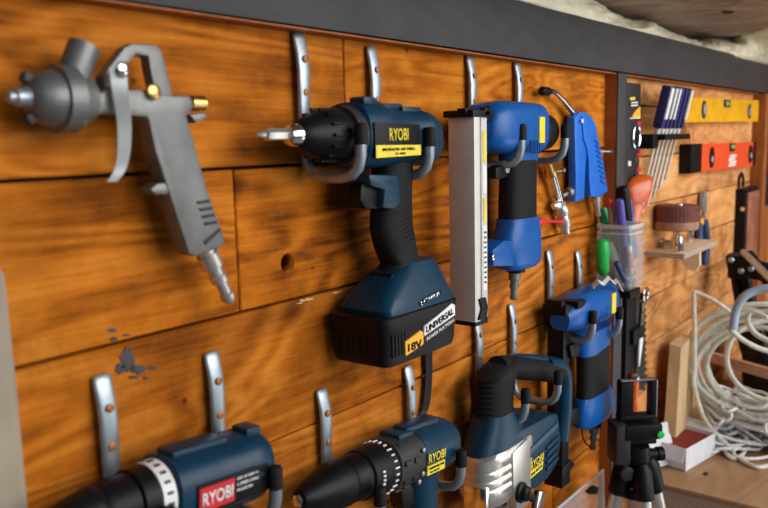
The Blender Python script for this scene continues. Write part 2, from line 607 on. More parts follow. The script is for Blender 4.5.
# stained grey patch left on a board
t = MB()
rs = random.Random(5)
for (bx_, by_, bw, bh) in ((127, 360, 8, 13), (121, 369, 6, 6), (138, 369, 9, 5), (113, 330, 5, 2), (114, 339, 4, 2), (133, 377, 5, 2), (153, 368, 5, 2), (146, 378, 3, 1.5), (127, 335, 4, 1)):
    n_ = 18
    t.prism(poly([(bx_ + bw * math.cos(2 * PI * i / n_) * rs.uniform(.55, 1.15), by_ + bh * math.sin(2 * PI * i / n_) * rs.uniform(.55, 1.15)) for i in range(n_)], -.0014), -.0016, -.0006)
q = t.build('paint_stain', M['stain'], wall); q['label'] = 'dark grey paint stain on the board'

t = MB()
rs = random.Random(9)
for (cx0, cy0) in ((303, 300.5), (309, 299.5), (300, 303), (331, 294), (337, 292.5), (420, 272)):
    t.prism(poly([(cx0 + rs.uniform(-4, 4) + dx, cy0 - dx * .25 + dy + rs.uniform(-.6, .6)) for dx, dy in ((-3, .5), (0, -.8), (3, -.3), (2, .9))], -.0016), -.0018, -.0008)
q = t.build('splinter', M['block'], wall); q['label'] = 'pale raw splinters along the board edge'
# far right-hand wall, floor and roof
t = MB(); t.box((2.92, -0.45, -0.45), (0.04, 1.0, 1.35))
struct(t, 'wall_right', M['studside'])
t = MB(); t.box((1.2, -0.9, -1.12), (4.2, 2.4, 0.04))
struct(t, 'floor', M['floor'])
# roof board: grey plywood above the beam, ragged foam in the joint
t = MB(); t.box((1.75, -0.10, 0.262), (2.9, 0.42, 0.02))
struct(t, 'ceiling', M['ceil'])
fb = bmesh.new()
edge = [(330, -62), (420, -42), (505, -22), (560, -14), (591, 0), (609, 11), (624, 19), (644, 20), (659, 28), (677, 36), (689, 40), (700, 39), (710, 38), (727, 39.5), (740, 36), (752, 34), (768, 28), (800, 22)]
low = [(300, -64), (390, -38), (470, -18), (540, 5), (576, 14), (600, 22), (620, 26), (640, 30), (655, 34), (677, 40), (690, 43), (702, 46), (714, 49), (728, 53), (742, 57), (755, 60), (768, 63), (800, 70)]
grid = []
for (a, b) in zip(smooth_path([Vector((x, y, 0)) for x, y in edge], 5), smooth_path([Vector((x, y, 0)) for x, y in low], 5)):
    top = PZ(a.x, a.y, 0.250); bot = P(b.x, b.y + 3, -0.018)
    rowv = []
    for j in range(13):
        s = j / 12
        p = bot.lerp(top, s)
        bul = math.sin(PI * s) ** 0.7
        p += Vector((random.uniform(-.003, .003), -0.020 * bul + random.uniform(-.006, .006) * bul, random.uniform(-.005, .005) * bul))
        rowv.append(fb.verts.new(p))
    grid.append(rowv)
for r0, r1 in zip(grid[:-1], grid[1:]):
    for j in range(12):
        fb.faces.new((r0[j], r1[j], r1[j + 1], r0[j + 1]))
t = MB(); t.bm.free(); t.bm = fb
fo = struct(t, 'trim_6', M['foam'], smooth=180)
so = fo.modifiers.new('thick', 'SOLIDIFY'); so.thickness = 0.012; so.offset = 1
sd = fo.modifiers.new('sub', 'SUBSURF'); sd.levels = 1; sd.render_levels = 1
# dark knot in the roof board
kc = PZ(728, 12, 0.2515)
t = MB()
t.prismz([(kc.x + math.cos(a) * 0.022 * (1 + .3 * math.sin(3 * a)), kc.y + math.sin(a) * 0.010) for a in [i * PI / 8 for i in range(16)]], 0.2505, 0.2525)
q = t.build('knot_hole', M['gap'], S.objects['ceiling'])

# ================================================================== hooks
def hook_mesh(parent):
    """root at the middle of the tip, on the wall line: x=0, y=0 wall, z=0 tip"""
    o = world_loc(parent)
    path = [((0, -0.0030, 0.0915), (0.0062, 0.0016)), ((0, -0.0036, 0.0905), (0.0080, 0.0026)), ((0, -0.0048, 0.085), (0.0086, 0.0032)), ((0, -0.0080, 0.070), (0.0084, 0.0034)), ((0, -0.0094, 0.055), (0.0084, 0.0034)),
            ((0, -0.0088, 0.035), (0.0082, 0.0035)), ((0, -0.0075, 0.010), (0.0074, 0.0042)), ((0, -0.0072, -0.015), (0.0062, 0.0050)), ((0, -0.0085, -0.033), (0.0056, 0.0054)),
            ((0, -0.0125, -0.043), (0.0056, 0.0056)), ((0, -0.020, -0.0485), (0.0056, 0.0056)), ((0, -0.034, -0.050), (0.0056, 0.0056)), ((0, -0.055, -0.050), (0.0056, 0.0056)),
            ((0, -0.068, -0.047), (0.0056, 0.0056)), ((0, -0.0755, -0.040), (0.0056, 0.0056)), ((0, -0.079, -0.029), (0.0056, 0.0056)), ((0, -0.080, -0.012), (0.0056, 0.0056)), ((0, -0.080, -0.003), (0.0056, 0.0056))]
    rs = []
    pv = [Vector(p) for p, _ in path]
    for i, (p, (a, b)) in enumerate(path):
        tt = (pv[min(i + 1, len(pv) - 1)] - pv[max(i - 1, 0)]).normalized()
        u = Vector((1, 0, 0)); v = tt.cross(u)
        rs.append(MB.ring(o + Vector(p), u, v, a, b, 2.3, 16))
    t = MB(); t.rings(rs); t.build('hook_bar', M['steel'], parent, smooth=60)
    t = MB(); t.lathe(o + Vector((0, -0.0800, -0.0185)), (0, 0, 1), [(0, 0.0058), (0.0003, 0.0066), (0.017, 0.0066), (0.0195, 0.0055), (0.0205, 0.003)], 18)
    t.build('rubber_cap', M['rubber'], parent)
    for z, yy in ((0.066, -0.0128), (0.034, -0.0122)):
        t = MB(); t.lathe(o + Vector((0, yy, z)), (0, -1, 0), [(0, 0.0036), (0.0008, 0.0036), (0.0014, 0.0024), (0.0014, 0.0013), (0.0007, 0.0012)], 14)
        t.build('screw', M['rust'], parent)


hooks = [
    (0.577, 0.016, 'silver wall hook under the drill chuck, top row'),
    (0.692, 0.012, 'silver wall hook holding the rear of the drill with yellow-banded label'),
    (0.899, 0.016, 'silver wall hook behind the long aluminium nailer magazine'),
    (1.029, 0.017, 'silver wall hook holding the rear of the upper blue air nailer'),
    (0.336, -0.270, 'blurred silver wall hook behind the chuck of the red-label drill'),
    (0.447, -0.277, 'silver wall hook over the body of the red-label drill'),
    (0.592, -0.351, 'silver wall hook behind the chuck of the hammer drill'),
    (0.749, -0.365, 'silver wall hook holding the rear of the hammer drill'),
    (0.912, -0.334, 'silver wall hook through the jigsaw handle, nearer the hammer drill'),
    (1.013, -0.335, 'silver wall hook through the jigsaw handle, nearer the lower blue stapler'),
    (1.137, -0.270, 'silver wall hook on the left side of the lower blue stapler'),
    (1.249, -0.285, 'silver wall hook on the right side of the lower blue stapler'),
]
HG = 'metal tool hooks screwed to the board wall'
proto = None
for X, z, lab in hooks:
    if proto is None:
        proto = thing('tool_hook', lab, 'hook', (X, 0, z), HG)
        hook_mesh(proto)
        kids = list(proto.children)
    else:
        r = proto.copy(); COL.objects.link(r); r.location = (X, 0, z); r['label'] = lab
        for k in kids:
            c = k.copy(); COL.objects.link(c); c.parent = r

YF = Vector((0, -1, 0))


def fitting(parent, a, b, name='air_fitting', material='chrome', sc=1.0):
    """quick-connect plug from a to b"""
    a = Vector(a); b = Vector(b); d = b - a; ln = d.length
    prof = [(0, .0068), (.12, .0068), (.13, .0082), (.36, .0082), (.38, .0056), (.5, .0056), (.52, .0066), (.62, .0066), (.64, .0046), (.84, .0044), (.86, .0056), (.93, .0056), (1, .004)]
    t = MB(); t.lathe(a, d, [(x * ln, r * sc) for x, r in prof], 16)
    return t.build(name, M[material], parent)


# ================================================================== top drill
Yd = -0.045
dr = thing('cordless_drill', 'navy cordless drill with a yellow banded label and a large 18V battery, top row', 'drill', P(398, 135, Yd))
t = MB()
t.loftx([(.596, Yd, .006, .027, .027), (.599, Yd, .006, .0305, .033), (.632, Yd, .007, .0310, .0345), (.640, Yd, .005, .0315, .0315), (.648, Yd, .004, .031, .030), (.700, Yd, .003, .0305, .029),
         (.705, Yd, .003, .032, .031), (.720, Yd, .002, .031, .030), (.732, Yd, .001, .026, .026), (.738, Yd, .001, .015, .016)], e=2.7)
t.build('motor_housing', M['teal'], dr)
t = MB()
t.box((.655, Yd, .035), (.05, .020, .008), bevel=.003)
t.box((.690, Yd, .032), (.035, .03, .008), bevel=.003)
t.box((.612, Yd - .01, .040), (.02, .02, .008), bevel=.003)
t.build('top_rib', M['teal'], dr)
t = MB(); t.lathe((.583, Yd, .006), (1, 0, 0), [(0, .020), (.001, .0295), (.014, .030), (.017, .026)], 32)
t.build('gear_collar', M['darkgrey'], dr)
t = MB(); t.lathe((.526, Yd, .007), (1, 0, 0), [(0, .0105), (.003, .0135), (.010, .0165), (.020, .0205), (.030, .0240), (.036, .0255), (.054, .0260), (.058, .0245), (.060, .022)], 32)
for k in range(14):
    a = 2 * PI * k / 14
    c = Vector((.557, Yd + math.cos(a) * .0248, .007 + math.sin(a) * .0248))
    t.box(c + Vector((0.008, 0, 0)), (.026, .0032, .0032), Matrix.Rotation(a, 3, 'X'), bevel=.001)
t.build('chuck', M['black'], dr)
t = MB(); t.lathe((.514, Yd, .0075), (1, 0, 0), [(0, .0062), (.001, .0085), (.006, .0105), (.013, .0108)], 24)
t.build('chuck_jaw_ring', M['chrome'], dr)
t = MB(); t.lathe((.477, Yd, .0085), (1, 0, 0), [(0, .0006), (.001, .0016), (.006, .0028), (.010, .0030), (.0105, .0052), (.013, .0058), (.036, .0058), (.038, .005)], 6)
t.build('driver_bit', M['silver'], dr)
# label on the side
yl = -0.0775
t = MB(); t.prism([(.602, .0185), (.679, .0165), (.679, -.0155), (.602, -.0165)], yl, yl + .004, .0012)
t.build('label_plate', M['black'], dr)
t = MB(); t.prism([(.6025, -.0035), (.6785, -.0045), (.6785, -.0150), (.6025, -.0160)], yl - .0005, yl + .001)
t.build('label_band', M['yellow'], dr)
text('RYOBI', (.6245, yl - .0003, .0004), .032, .0125, M['yellow'], dr)
text('BRUSHLESS 18V DRILL', (.612, yl - .0007, -.0095), .056, .0028, M['black'], dr)
text('13 MM', (.634, yl - .0007, -.0136), .016, .0022, M['black'], dr)
# grip
t = MB()
rings = []
for (l, r_, py, dep) in ((374, 410, 160, .019), (374, 409, 185, .018), (373, 409, 205, .0172), (371.5, 410, 226, .0168), (376, 413, 245, .0172), (383, 416, 262, .019), (374, 424, 274, .023)):
    a = P(l, py, Yd); b = P(r_, py, Yd); c = (a + b) / 2
    full = (b.x - a.x) / 2; rx = math.sqrt(max(full ** 2 - (1.07 * dep) ** 2, .014 ** 2))
    rings.append(MB.ring(c, Vector((1, 0, 0)), Vector((0, 1, 0)), rx, dep, 2.5, 28))
t.rings(rings)
t.build('grip', M['rubber'], dr)
t = MB()
for k in range(8):
    c = P(391 + k * .8, 212 + k * 4.2, Yd)
    t.tube([(c.x - .018, Yd - .0145, c.z), (c.x - .004, Yd - .0178, c.z + .001), (c.x + .010, Yd - .0165, c.z + .004)], .0004, 6)
t.build('grip_rib', M['black'], dr)
# trigger and guard
c = P(383, 192, Yd)
t = MB(); t.prism([P(357, 184, -.048), P(371, 181, -.048), P(377, 186, -.048), P(376, 209, -.048), P(362, 209, -.048), P(356, 200, -.048)], -.054, -.036, .003)
t.build('trigger', M['black'], dr)
t = MB(); t.prism([P(360, 174, -.05), P(392, 175, -.05), P(396, 184, -.05), P(393, 203, -.05), P(386, 209, -.05), P(374, 208, -.05), P(376, 190, -.05), P(362, 186, -.05)], -.062, -.030, .004)
t.build('trigger_housing', M['teal'], dr)
# battery pedestal
t = MB()
secs = []
for (x0, x1, z, y0, y1, e) in ((.612, .742, -.180, -.083, -.009, 7), (.610, .742, -.172, -.083, -.010, 7), (.618, .738, -.160, -.079, -.013, 5), (.642, .735, -.143, -.072, -.019, 3.6), (.666, .728, -.131, -.065, -.025, 3)):
    secs.append(MB.ring(((x0 + x1) / 2, (y0 + y1) / 2, z), Vector((1, 0, 0)), Vector((0, 1, 0)), (x1 - x0) / 2, (y1 - y0) / 2, e, 40))
t.rings(secs)
t.build('battery_mount', M['teal'], dr)
t = MB(); t.box((.640, -.046, -.1535), (.034, .030, .012), Matrix.Rotation(-.7, 3, 'Y'), bevel=.003)
t.build('gauge_button', M['black'], dr)
# battery
t = MB()
secs = []
for (x0, x1, z, y0, y1, e) in ((.616, .728, -.231, -.078, -.014, 9), (.606, .735, -.2285, -.083, -.009, 10), (.603, .738, -.221, -.084, -.008, 10), (.603, .740, -.194, -.084, -.008, 10), (.600, .741, -.190, -.0855, -.0065, 10), (.600, .741, -.178, -.0855, -.0065, 10), (.604, .739, -.177, -.083, -.009, 9)):
    secs.append(MB.ring(((x0 + x1) / 2, (y0 + y1) / 2, z), Vector((1, 0, 0)), Vector((0, 1, 0)), (x1 - x0) / 2, (y1 - y0) / 2, e, 48))
t.rings(secs)
bt = t.build('battery', M['black'], dr)
t = MB()
for k in range(6):
    t.box((.6028, -.066 + k * .0088, -.209), (.0014, .0030, .018), bevel=.0005)
for k in range(5):
    t.box((.614 + k * .0055, -.0838, -.207), (.0022, .0022, .024), bevel=.0008)
t.build('vent_rib', M['black'], bt)
yb = -.0862
t = MB(); t.prism([P(405.5, 342, yb), P(421, 330.5, yb), P(423.5, 333, yb), P(423.5, 344, yb), P(406, 356, yb)], yb, yb + .0025)
q = t.build('voltage_label', M['amber'], bt); q['label'] = 'amber voltage panel'
t = MB(); t.prism([P(424.5, 327, yb), P(452, 303.5, yb), P(455, 305, yb), P(455, 315, yb), P(424.5, 336, yb)], yb, yb + .0025)
q = t.build('brand_panel', M['white'], bt); q['label'] = 'white printed panel'
t = MB(); t.prism([P(424.5, 336.6, yb), P(455.5, 315.6, yb), P(455.5, 322, yb), P(424.5, 343, yb)], yb, yb + .0025)
t.build('lower_panel', M['darkgrey'], bt)
a = P(408, 352, yb); b = P(421.5, 342, yb)
text('18V', (a.x, yb - .0004, a.z), b.x - a.x, .0085, M['black'], bt)
a = P(426, 333.5, yb); b = P(453.5, 313.5, yb)
text('UNIVERSAL', (a.x, yb - .0004, a.z), b.x - a.x, .0075, M['black'], bt, zdir=(0, 0, 1), xdir=(b - a))
a = P(426.5, 341, yb); b = P(454, 321, yb)
text('POWER PLATFORM', (a.x, yb - .0004, a.z), b.x - a.x, .0036, M['white'], bt, xdir=(b - a))
ym = -.0835
a = P(420, 306, ym); b = P(441, 294, ym)
text('LITHIUM', (a.x, ym - .0006, a.z), b.x - a.x, .0055, M['chrome'], dr, xdir=(b - a), th=.0012, bold=.03)
# wrist strap
t = MB()
t.ribbon(smooth_path([P(432, 322, -.016), P(428.5, 345, -.009), P(428.5, 372, -.007), P(427, 396, -.007), P(424.5, 410, -.007), P(421, 417, -.008)], 5), (0.9, -0.15, 0), .0062, .0012)
t.build('wrist_strap', M['black'], dr)

# ================================================================== air nailer (upper)
Yn = -0.047
nl = thing('air_nailer', 'royal blue air nailer with a long silver magazine, top row beside the drill', 'nailer', P(515, 130, Yn))
t = MB()
t.prismz([(.800, -.034), (.800, -.070), (.812, -.0705), (.8125, -.066), (.8155, -.066), (.816, -.0705), (.8185, -.0705), (.819, -.068), (.833, -.068), (.833, -.036)], -.221, .026, .0006)
t.build('magazine', M['alu'], nl)
t = MB()
t.box((.818, -.052, .030), (.050, .042, .008), bevel=.0015)
t.box((.851, -.050, .028), (.040, .032, .012), bevel=.002)
t.box((.795, -.060, .033), (.014, .012, .006), bevel=.001)
t.box((.865, -.058, .033), (.03, .010, .014), bevel=.002)
t.box((.826, -.069, .032), (.012, .008, .010), bevel=.001)
t.build('nose', M['black'], nl)
t = MB()
t.prism([P(478, 299, -.07), P(484, 297, -.07), P(486, 306, -.07), P(485, 319, -.07), P(477, 320, -.07), P(480, 309, -.07)], -.073, -.045, .001)
t.box((.817, -.052, -.223), (.030, .034, .008), bevel=.001)
t.build('magazine_latch', M['black'], nl)
for z_, w_, h_ in ((-.009, .0065, .038), (-.085, .0055, .03)):
    t = MB(); t.box((.8262, -.0683, z_), (w_, .0012, h_)); t.build('warning_sticker', M['yellow'], nl)
t = MB(); t.box((.8262, -.0683, -.048), (.0075, .0010, .034)); t.build('blank_sticker', M['white'], nl)
t = MB(); t.box((.8262, -.0683, -.145), (.0085, .0010, .080))
wl = t.build('white_sticker', M['white'], nl)
t = MB()
for k in range(11):
    t.box((.8262, -.0690, -.113 - k * .0062), (.0048, .0008, .0022))
t.build('printed_mark', M['darkgrey'], wl)
t = MB()
t.loftx([(.846, Yn, .012, .022, .020), (.852, Yn, .013, .029, .027), (.868, Yn, .014, .033, .0315), (.890, Yn, .014, .034, .034), (.970, Yn, .013, .034, .034), (.978, Yn, .013, .0335, .0335), (.981, Yn, .013, .031, .031)], e=3.2)
t.loftx([(.84, Yn, .004, .012, .016), (.87, Yn, .004, .016, .018)], e=3)
t.build('head', M['blue'], nl)
t = MB()
for k in range(5):
    t.box((.925 + k * .006, -.0805, -.012), (.0022, .002, .018), bevel=.0006)
t.build('cooling_rib', M['blue'], nl)
t = MB(); t.lathe((.979, Yn, .008), (1, 0, 0), [(0, .029), (.002, .0300), (.016, .0300), (.018, .027), (.046, .026), (.049, .018)], 28)
t.build('end_cap', M['black'], nl)
t = MB(); t.prism([(.946, .027), (.962, .027), (.962, -.007), (.946, -.007)], -.0820, -.078, .0006)
t.build('caution_label', M['yellow'], nl)


def grip_loft(rows, Y, e=2.5):
    rings = []
    for (l, r_, py, dep) in rows:
        a = P(l, py, Y); b = P(r_, py, Y); c = (a + b) / 2
        full = (b.x - a.x) / 2; rx = math.sqrt(max(full ** 2 - (1.07 * dep) ** 2, (.45 * full) ** 2))
        rings.append(MB.ring(c, Vector((1, 0, 0)), Vector((0, 1, 0)), rx, dep, e, 28))
    t = MB(); t.rings(rings)
    return t


grip_loft([(502, 534, 135, .022), (503, 534, 150, .021), (503, 533, 162, .019)], Yn).build('neck', M['blue'], nl)
grip_loft([(503, 532.5, 160, .0195), (503.5, 532, 175, .019), (502.5, 532, 200, .0190), (502.5, 532, 219, .0192)], Yn).build('grip', M['rubber'], nl)
grip_loft([(502, 533, 217, .020), (501.5, 533.5, 224, .0205), (499, 535, 232, .0215), (498.5, 535.5, 258, .0215), (500, 534.5, 264, .020), (503, 532, 267, .017)], Yn, 3).build('grip_base', M['blue'], nl)
t = MB(); t.prism(poly([(488, 250), (500, 240), (514, 241), (516, 266), (489, 266)], -.055), -.062, -.034, .003)
bs = t.build('magazine_bracket', M['blue'], nl)
c = P(493.5, 257.5, -.062)
t = MB(); t.lathe(c, YF, [(0, .004), (.001, .004), (.0014, .003)], 12); t.build('bolt', M['chrome'], bs)
t = MB(); t.prism(poly([(492, 168), (500, 164), (505, 166), (504, 176), (497, 179), (492, 178)], -.05), -.056, -.042, .002)
t.build('trigger', M['black'], nl)
t = MB(); t.prism(poly([(504, 161), (509.5, 161), (508.5, 173), (505, 173)], -.058), -.060, -.054, .001)
t.build('trigger_plate', M['steel'], nl)
t = MB(); a = P(516, 266, Yn); t.cyl(a, a + Vector((0, 0, -.008)), .0125); t.build('fitting_collar', M['black'], nl)
fitting(nl, P(515, 269, Yn), P(513.5, 300, Yn), material='gunmetal')

# ================================================================== lower blue stapler
s2 = thing('air_stapler', 'smaller royal blue air stapler with a slim black magazine, lower right beside the jigsaw', 'stapler', P(590, 330, Yd))
cz = -.275
t = MB()
t.loftx([(1.092, Yd, cz - .004, .016, .016), (1.105, Yd, cz - .002, .023, .022), (1.13, Yd, cz, .029, .028), (1.16, Yd, cz, .031, .031), (1.245, Yd, cz, .031, .031), (1.262, Yd, cz, .029, .030), (1.268, Yd, cz, .022, .022)], e=2.6)
t.build('head', M['blue'], s2)
t = MB()
for k in range(5):
    t.box((1.178 + k * .008, -.0755, cz - .010), (.003, .002, .022), bevel=.0006)
t.build('cooling_rib', M['blue'], s2)
t = MB(); t.lathe((1.264, Yd, cz), (1, 0, 0), [(0, .026), (.008, .0275), (.010, .018), (.020, .016)], 24)
t.build('end_cap', M['black'], s2)
t = MB(); t.prism([(1.222, cz + .018), (1.240, cz + .018), (1.240, cz - .015), (1.222, cz - .015)], -.0775, -.073, .0006)
t.build('caution_label', M['yellow'], s2)
grip_loft([(577, 607, 327, .020), (578, 606, 340, .018), (579, 606, 350, .017)], Yd).build('neck', M['blue'], s2)
grip_loft([(579.5, 606, 345, .0172), (580, 605.5, 360, .017), (580, 605.5, 380, .017), (579.5, 605.5, 393, .0172)], Yd).build('grip', M['rubber'], s2)
grip_loft([(579, 606, 391, .018), (577, 608, 400, .0195), (577, 609, 416, .0195), (580, 606, 420, .016)], Yd, 3).build('grip_base', M['blue'], s2)
t = MB()
t.prism([(1.105, -.262), (1.129, -.266), (1.129, -.545), (1.104, -.545)], -.046, -.018, .002)
t.build('magazine', M['black'], s2)
t = MB()
t.prism([(1.102, -.522), (1.132, -.517), (1.150, -.532), (1.132, -.537), (1.132, -.556), (1.100, -.556)], -.048, -.016, .002)
t.build('magazine_latch', M['black'], s2)
t = MB(); t.box((1.106, Yd + .006, -.262), (.044, .040, .016), bevel=.003); t.box((1.088, Yd + .004, -.252), (.016, .026, .012), bevel=.003); t.box((1.12, Yd - .008, -.256), (.03, .034, .012), bevel=.003)
t.build('nose', M['black'], s2)
t = MB(); t.prism([(1.126, -.43), (1.180, -.445), (1.180, -.470), (1.126, -.46)], -.048, -.030, .002)
t.build('magazine_bracket', M['black'], s2)
t = MB(); t.prism(poly([(566, 345), (574, 343), (577, 347), (575, 356), (568, 358)], Yd), -.052, -.038, .002)
t.build('trigger', M['black'], s2)
t = MB(); a = P(595, 419, Yd); t.cyl(a, a + Vector((0, 0, -.012)), .0125); t.build('fitting_collar', M['black'], s2)
fitting(s2, P(594.5, 424, Yd), P(592.5, 450, Yd), material='gunmetal')
t = MB(); t.tube(smooth_path([P(585, 420, Yd), P(582, 432, Yd), P(585, 442, Yd), P(591, 447, Yd)], 5), .0014, 8)
t.build('retaining_loop', M['black'], s2)

# ================================================================== hammer drill (lower middle)
hz = -.356
hd = thing('hammer_drill', 'navy hammer drill with a grey gearbox and yellow lettering, bottom row centre', 'drill', (.676, Yd, hz))
X0 = .676
t = MB(); t.lathe((X0 - .176, Yd, hz), (1, 0, 0), [(0, .0075), (.001, .0105), (.006, .0135), (.020, .0180), (.036, .0225), (.042, .0240), (.046, .0255), (.066, .0262), (.070, .0225), (.073, .0250), (.092, .0262), (.094, .024)], 32)
t.build('chuck', M['black'], hd)
t = MB(); t.lathe((X0 - .180, Yd, hz), (1, 0, 0), [(0, .004), (.001, .0066), (.006, .0074)], 6)
t.build('chuck_jaw_ring', M['chrome'], hd)
t = MB(); t.lathe((X0 - .084, Yd, hz), (1, 0, 0), [(0, .024), (.003, .0282), (.030, .0300), (.042, .0305), (.045, .028)], 36)
tr = t.build('torque_ring', M['black'], hd)
t = MB()
for k in range(26):
    a = 2 * PI * k / 26
    rr = .0303
    c = Vector((X0 - .0475, Yd + math.cos(a) * rr, hz + math.sin(a) * rr))
    t.box(c, (.0055 if k % 3 else .008, .0022, .0018), Matrix.Rotation(a, 3, 'X'))
for k in range(5):
    a = PI + .35 - k * .16
    c = Vector((X0 - .070, Yd + math.cos(a) * .0293, hz + math.sin(a) * .0293)); t.box(c, (.004, .002, .002), Matrix.Rotation(a, 3, 'X'))
t.build('torque_mark', M['white'], tr)
t = MB(); t.loftx([(X0 - .041, Yd, hz, .028, .028), (X0 - .039, Yd, hz, .0312, .031), (X0 - .005, Yd, hz + .001, .032, .032), (X0 + .010, Yd, hz + .001, .032, .032)], e=2.4)
t.build('gearbox', M['darkgrey'], hd)
t = MB()
for a in (2.2, 2.9, 3.6, 4.2):
    for x in (-.028, -.010):
        c = Vector((X0 + x, Yd + math.cos(a) * .0325, hz + math.sin(a) * .0325)); t.box(c, (.012, .004, .006), Matrix.Rotation(a, 3, 'X'), bevel=.001)
t.build('gearbox_rib', M['darkgrey'], hd)
t = MB()
t.loftx([(X0 + .006, Yd, hz + .001, .030, .030), (X0 + .008, Yd, hz + .001, .033, .0335), (X0 + .030, Yd, hz + .001, .0335, .034), (X0 + .056, Yd, hz, .0300, .033), (X0 + .062, Yd, hz, .0298, .0335), (X0 + .082, Yd, hz, .0292, .0325), (X0 + .092, Yd, hz, .027, .027), (X0 + .097, Yd, hz, .015, .015)], e=2.3)
t.build('motor_housing', M['teal'], hd)
t = MB(); t.box((X0 + .03, Yd, hz + .034), (.07, .022, .010), bevel=.003); t.box((X0 - .01, Yd, hz + .032), (.03, .03, .008), bevel=.003)
t.build('top_rib', M['teal'], hd)
yl2 = -.0795
t = MB(); t.box((X0 + .0255, yl2 + .001, hz - .0105), (.037, .002, .011)); t.build('label_band', M['yellow'], hd)
text('RYOBI', (X0 + .008, yl2 - .0002, hz - .002), .036, .0115, M['yellow'], hd)
text('HAMMER DRILL 13MM', (X0 + .010, yl2 - .0004, hz - .0095), .031, .0026, M['black'], hd)
text('HD 500 W', (X0 + .012, yl2 - .0004, hz - .0140), .020, .0022, M['black'], hd)
t = MB(); t.rings([MB.ring((X0 + .036 + dx, Yd, hz + dz), Vector((1, 0, 0)), Vector((0, 1, 0)), rx, ry, 2.6, 28) for dx, dz, rx, ry in ((0, -.018, .028, .024), (.003, -.036, .026, .021), (.010, -.075, .024, .018), (.016, -.13, .025, .019))])
t.build('grip', M['teal'], hd)
t = MB(); t.prism([(X0 - .012, hz - .032), (X0 + .018, hz - .034), (X0 + .020, hz - .06), (X0 - .004, hz - .062)], Yd - .010, Yd + .010, .003)
t.build('trigger', M['black'], hd)
for x, z in ((-.006, -.020), (.001, .016), (.001, -.012)):
    t = MB(); t.lathe((X0 + x, -.0765, hz + z), YF, [(0, .003), (.0015, .003), (.002, .002)], 12); t.build('screw', M['steel'], hd)
hd.rotation_euler = (0, math.radians(5), 0); hd.scale = (.95, .95, .95)

# ================================================================== red-label drill (bottom left)
rz = -.276; X0 = .398
rd = thing('corded_drill', 'navy drill with a red label, blurred at the bottom left', 'drill', (X0, Yd, rz))
t = MB(); t.lathe((X0 - .145, Yd, rz), (1, 0, 0), [(0, .010), (.001, .013), (.010, .0165), (.030, .0215), (.036, .0225), (.039, .021), (.043, .0232), (.066, .0240), (.068, .021)], 32)
t.build('chuck', M['black'], rd)
t = MB(); t.lathe((X0 - .079, Yd, rz), (1, 0, 0), [(0, .020), (.002, .0265), (.016, .0275), (.017, .024)], 32)
t.build('clutch_collar', M['black'], rd)
t = MB(); t.lathe((X0 - .063, Yd, rz), (1, 0, 0), [(0, .022), (.001, .0278), (.013, .0290), (.0145, .026)], 36)
cr = t.build('torque_ring', M['white'], rd)
cr['label'] = 'pale numbered torque ring'
t = MB()
for k in range(20):
    a = 2 * PI * k / 20
    c = Vector((X0 - .056, Yd + math.cos(a) * .0288, rz + math.sin(a) * .0288)); t.box(c, (.005, .0015, .0022), Matrix.Rotation(a, 3, 'X'))
t.build('torque_mark', M['darkgrey'], cr)
t = MB()
t.loftx([(X0 - .049, Yd, rz, .028, .027), (X0 - .047, Yd, rz, .0315, .031), (X0 - .010, Yd, rz, .0325, .032), (X0 + .030, Yd, rz, .032, .0315), (X0 + .034, Yd, rz, .0335, .033), (X0 + .050, Yd, rz, .033, .033), (X0 + .060, Yd, rz, .028, .028), (X0 + .065, Yd, rz, .016, .016)], e=2.4)
t.build('motor_housing', M['teal'], rd)
t = MB(); t.box((X0 - .012, Yd, rz + .031), (.06, .024, .008), bevel=.003); t.box((X0 + .046, Yd - .004, rz + .033), (.018, .022, .010), bevel=.003)
t.build('top_rib', M['teal'], rd)
yl3 = -.0785
t = MB(); t.box((X0 + .007, yl3 + .0013, rz - .004), (.080, .002, .026), bevel=.0006); t.build('label_plate', M['black'], rd)
t = MB(); t.box((X0 - .013, yl3, rz - .004), (.038, .0016, .0205)); t.build('brand_panel', M['red'], rd)
text('RYOBI', (X0 - .0295, yl3 - .0012, rz - .0095), .033, .0115, M['white'], rd)
for k, s in enumerate(('600 W 240 V~', '2 SPEED DRILL', 'MADE IN')):
    text(s, (X0 + .009, yl3 - .0001, rz + .0028 - k * .0052), .026 - (k == 2) * .008, .0026, M['white'], rd)
t = MB(); t.rings([MB.ring((X0 + .012 + dx, Yd, rz + dz), Vector((1, 0, 0)), Vector((0, 1, 0)), rx, ry, 2.6, 28) for dx, dz, rx, ry in ((0, -.018, .026, .022), (.003, -.036, .024, .019), (.010, -.075, .022, .017), (.016, -.12, .023, .018))])
t.build('grip', M['rubber'], rd)
t = MB(); t.prism([(X0 - .030, rz - .028), (X0 - .006, rz - .030), (X0 - .004, rz - .056), (X0 - .024, rz - .058)], Yd - .010, Yd + .010, .003)
t.build('trigger', M['black'], rd)
rd.rotation_euler = (0, math.radians(5), 0); rd.scale = (.95, .95, .95)

# ================================================================== jigsaw
Yj = -.047
js = thing('jigsaw', 'navy jigsaw with a ribbed black D-handle and silver gear case, bottom centre', 'jigsaw', P(500, 470, Yj))
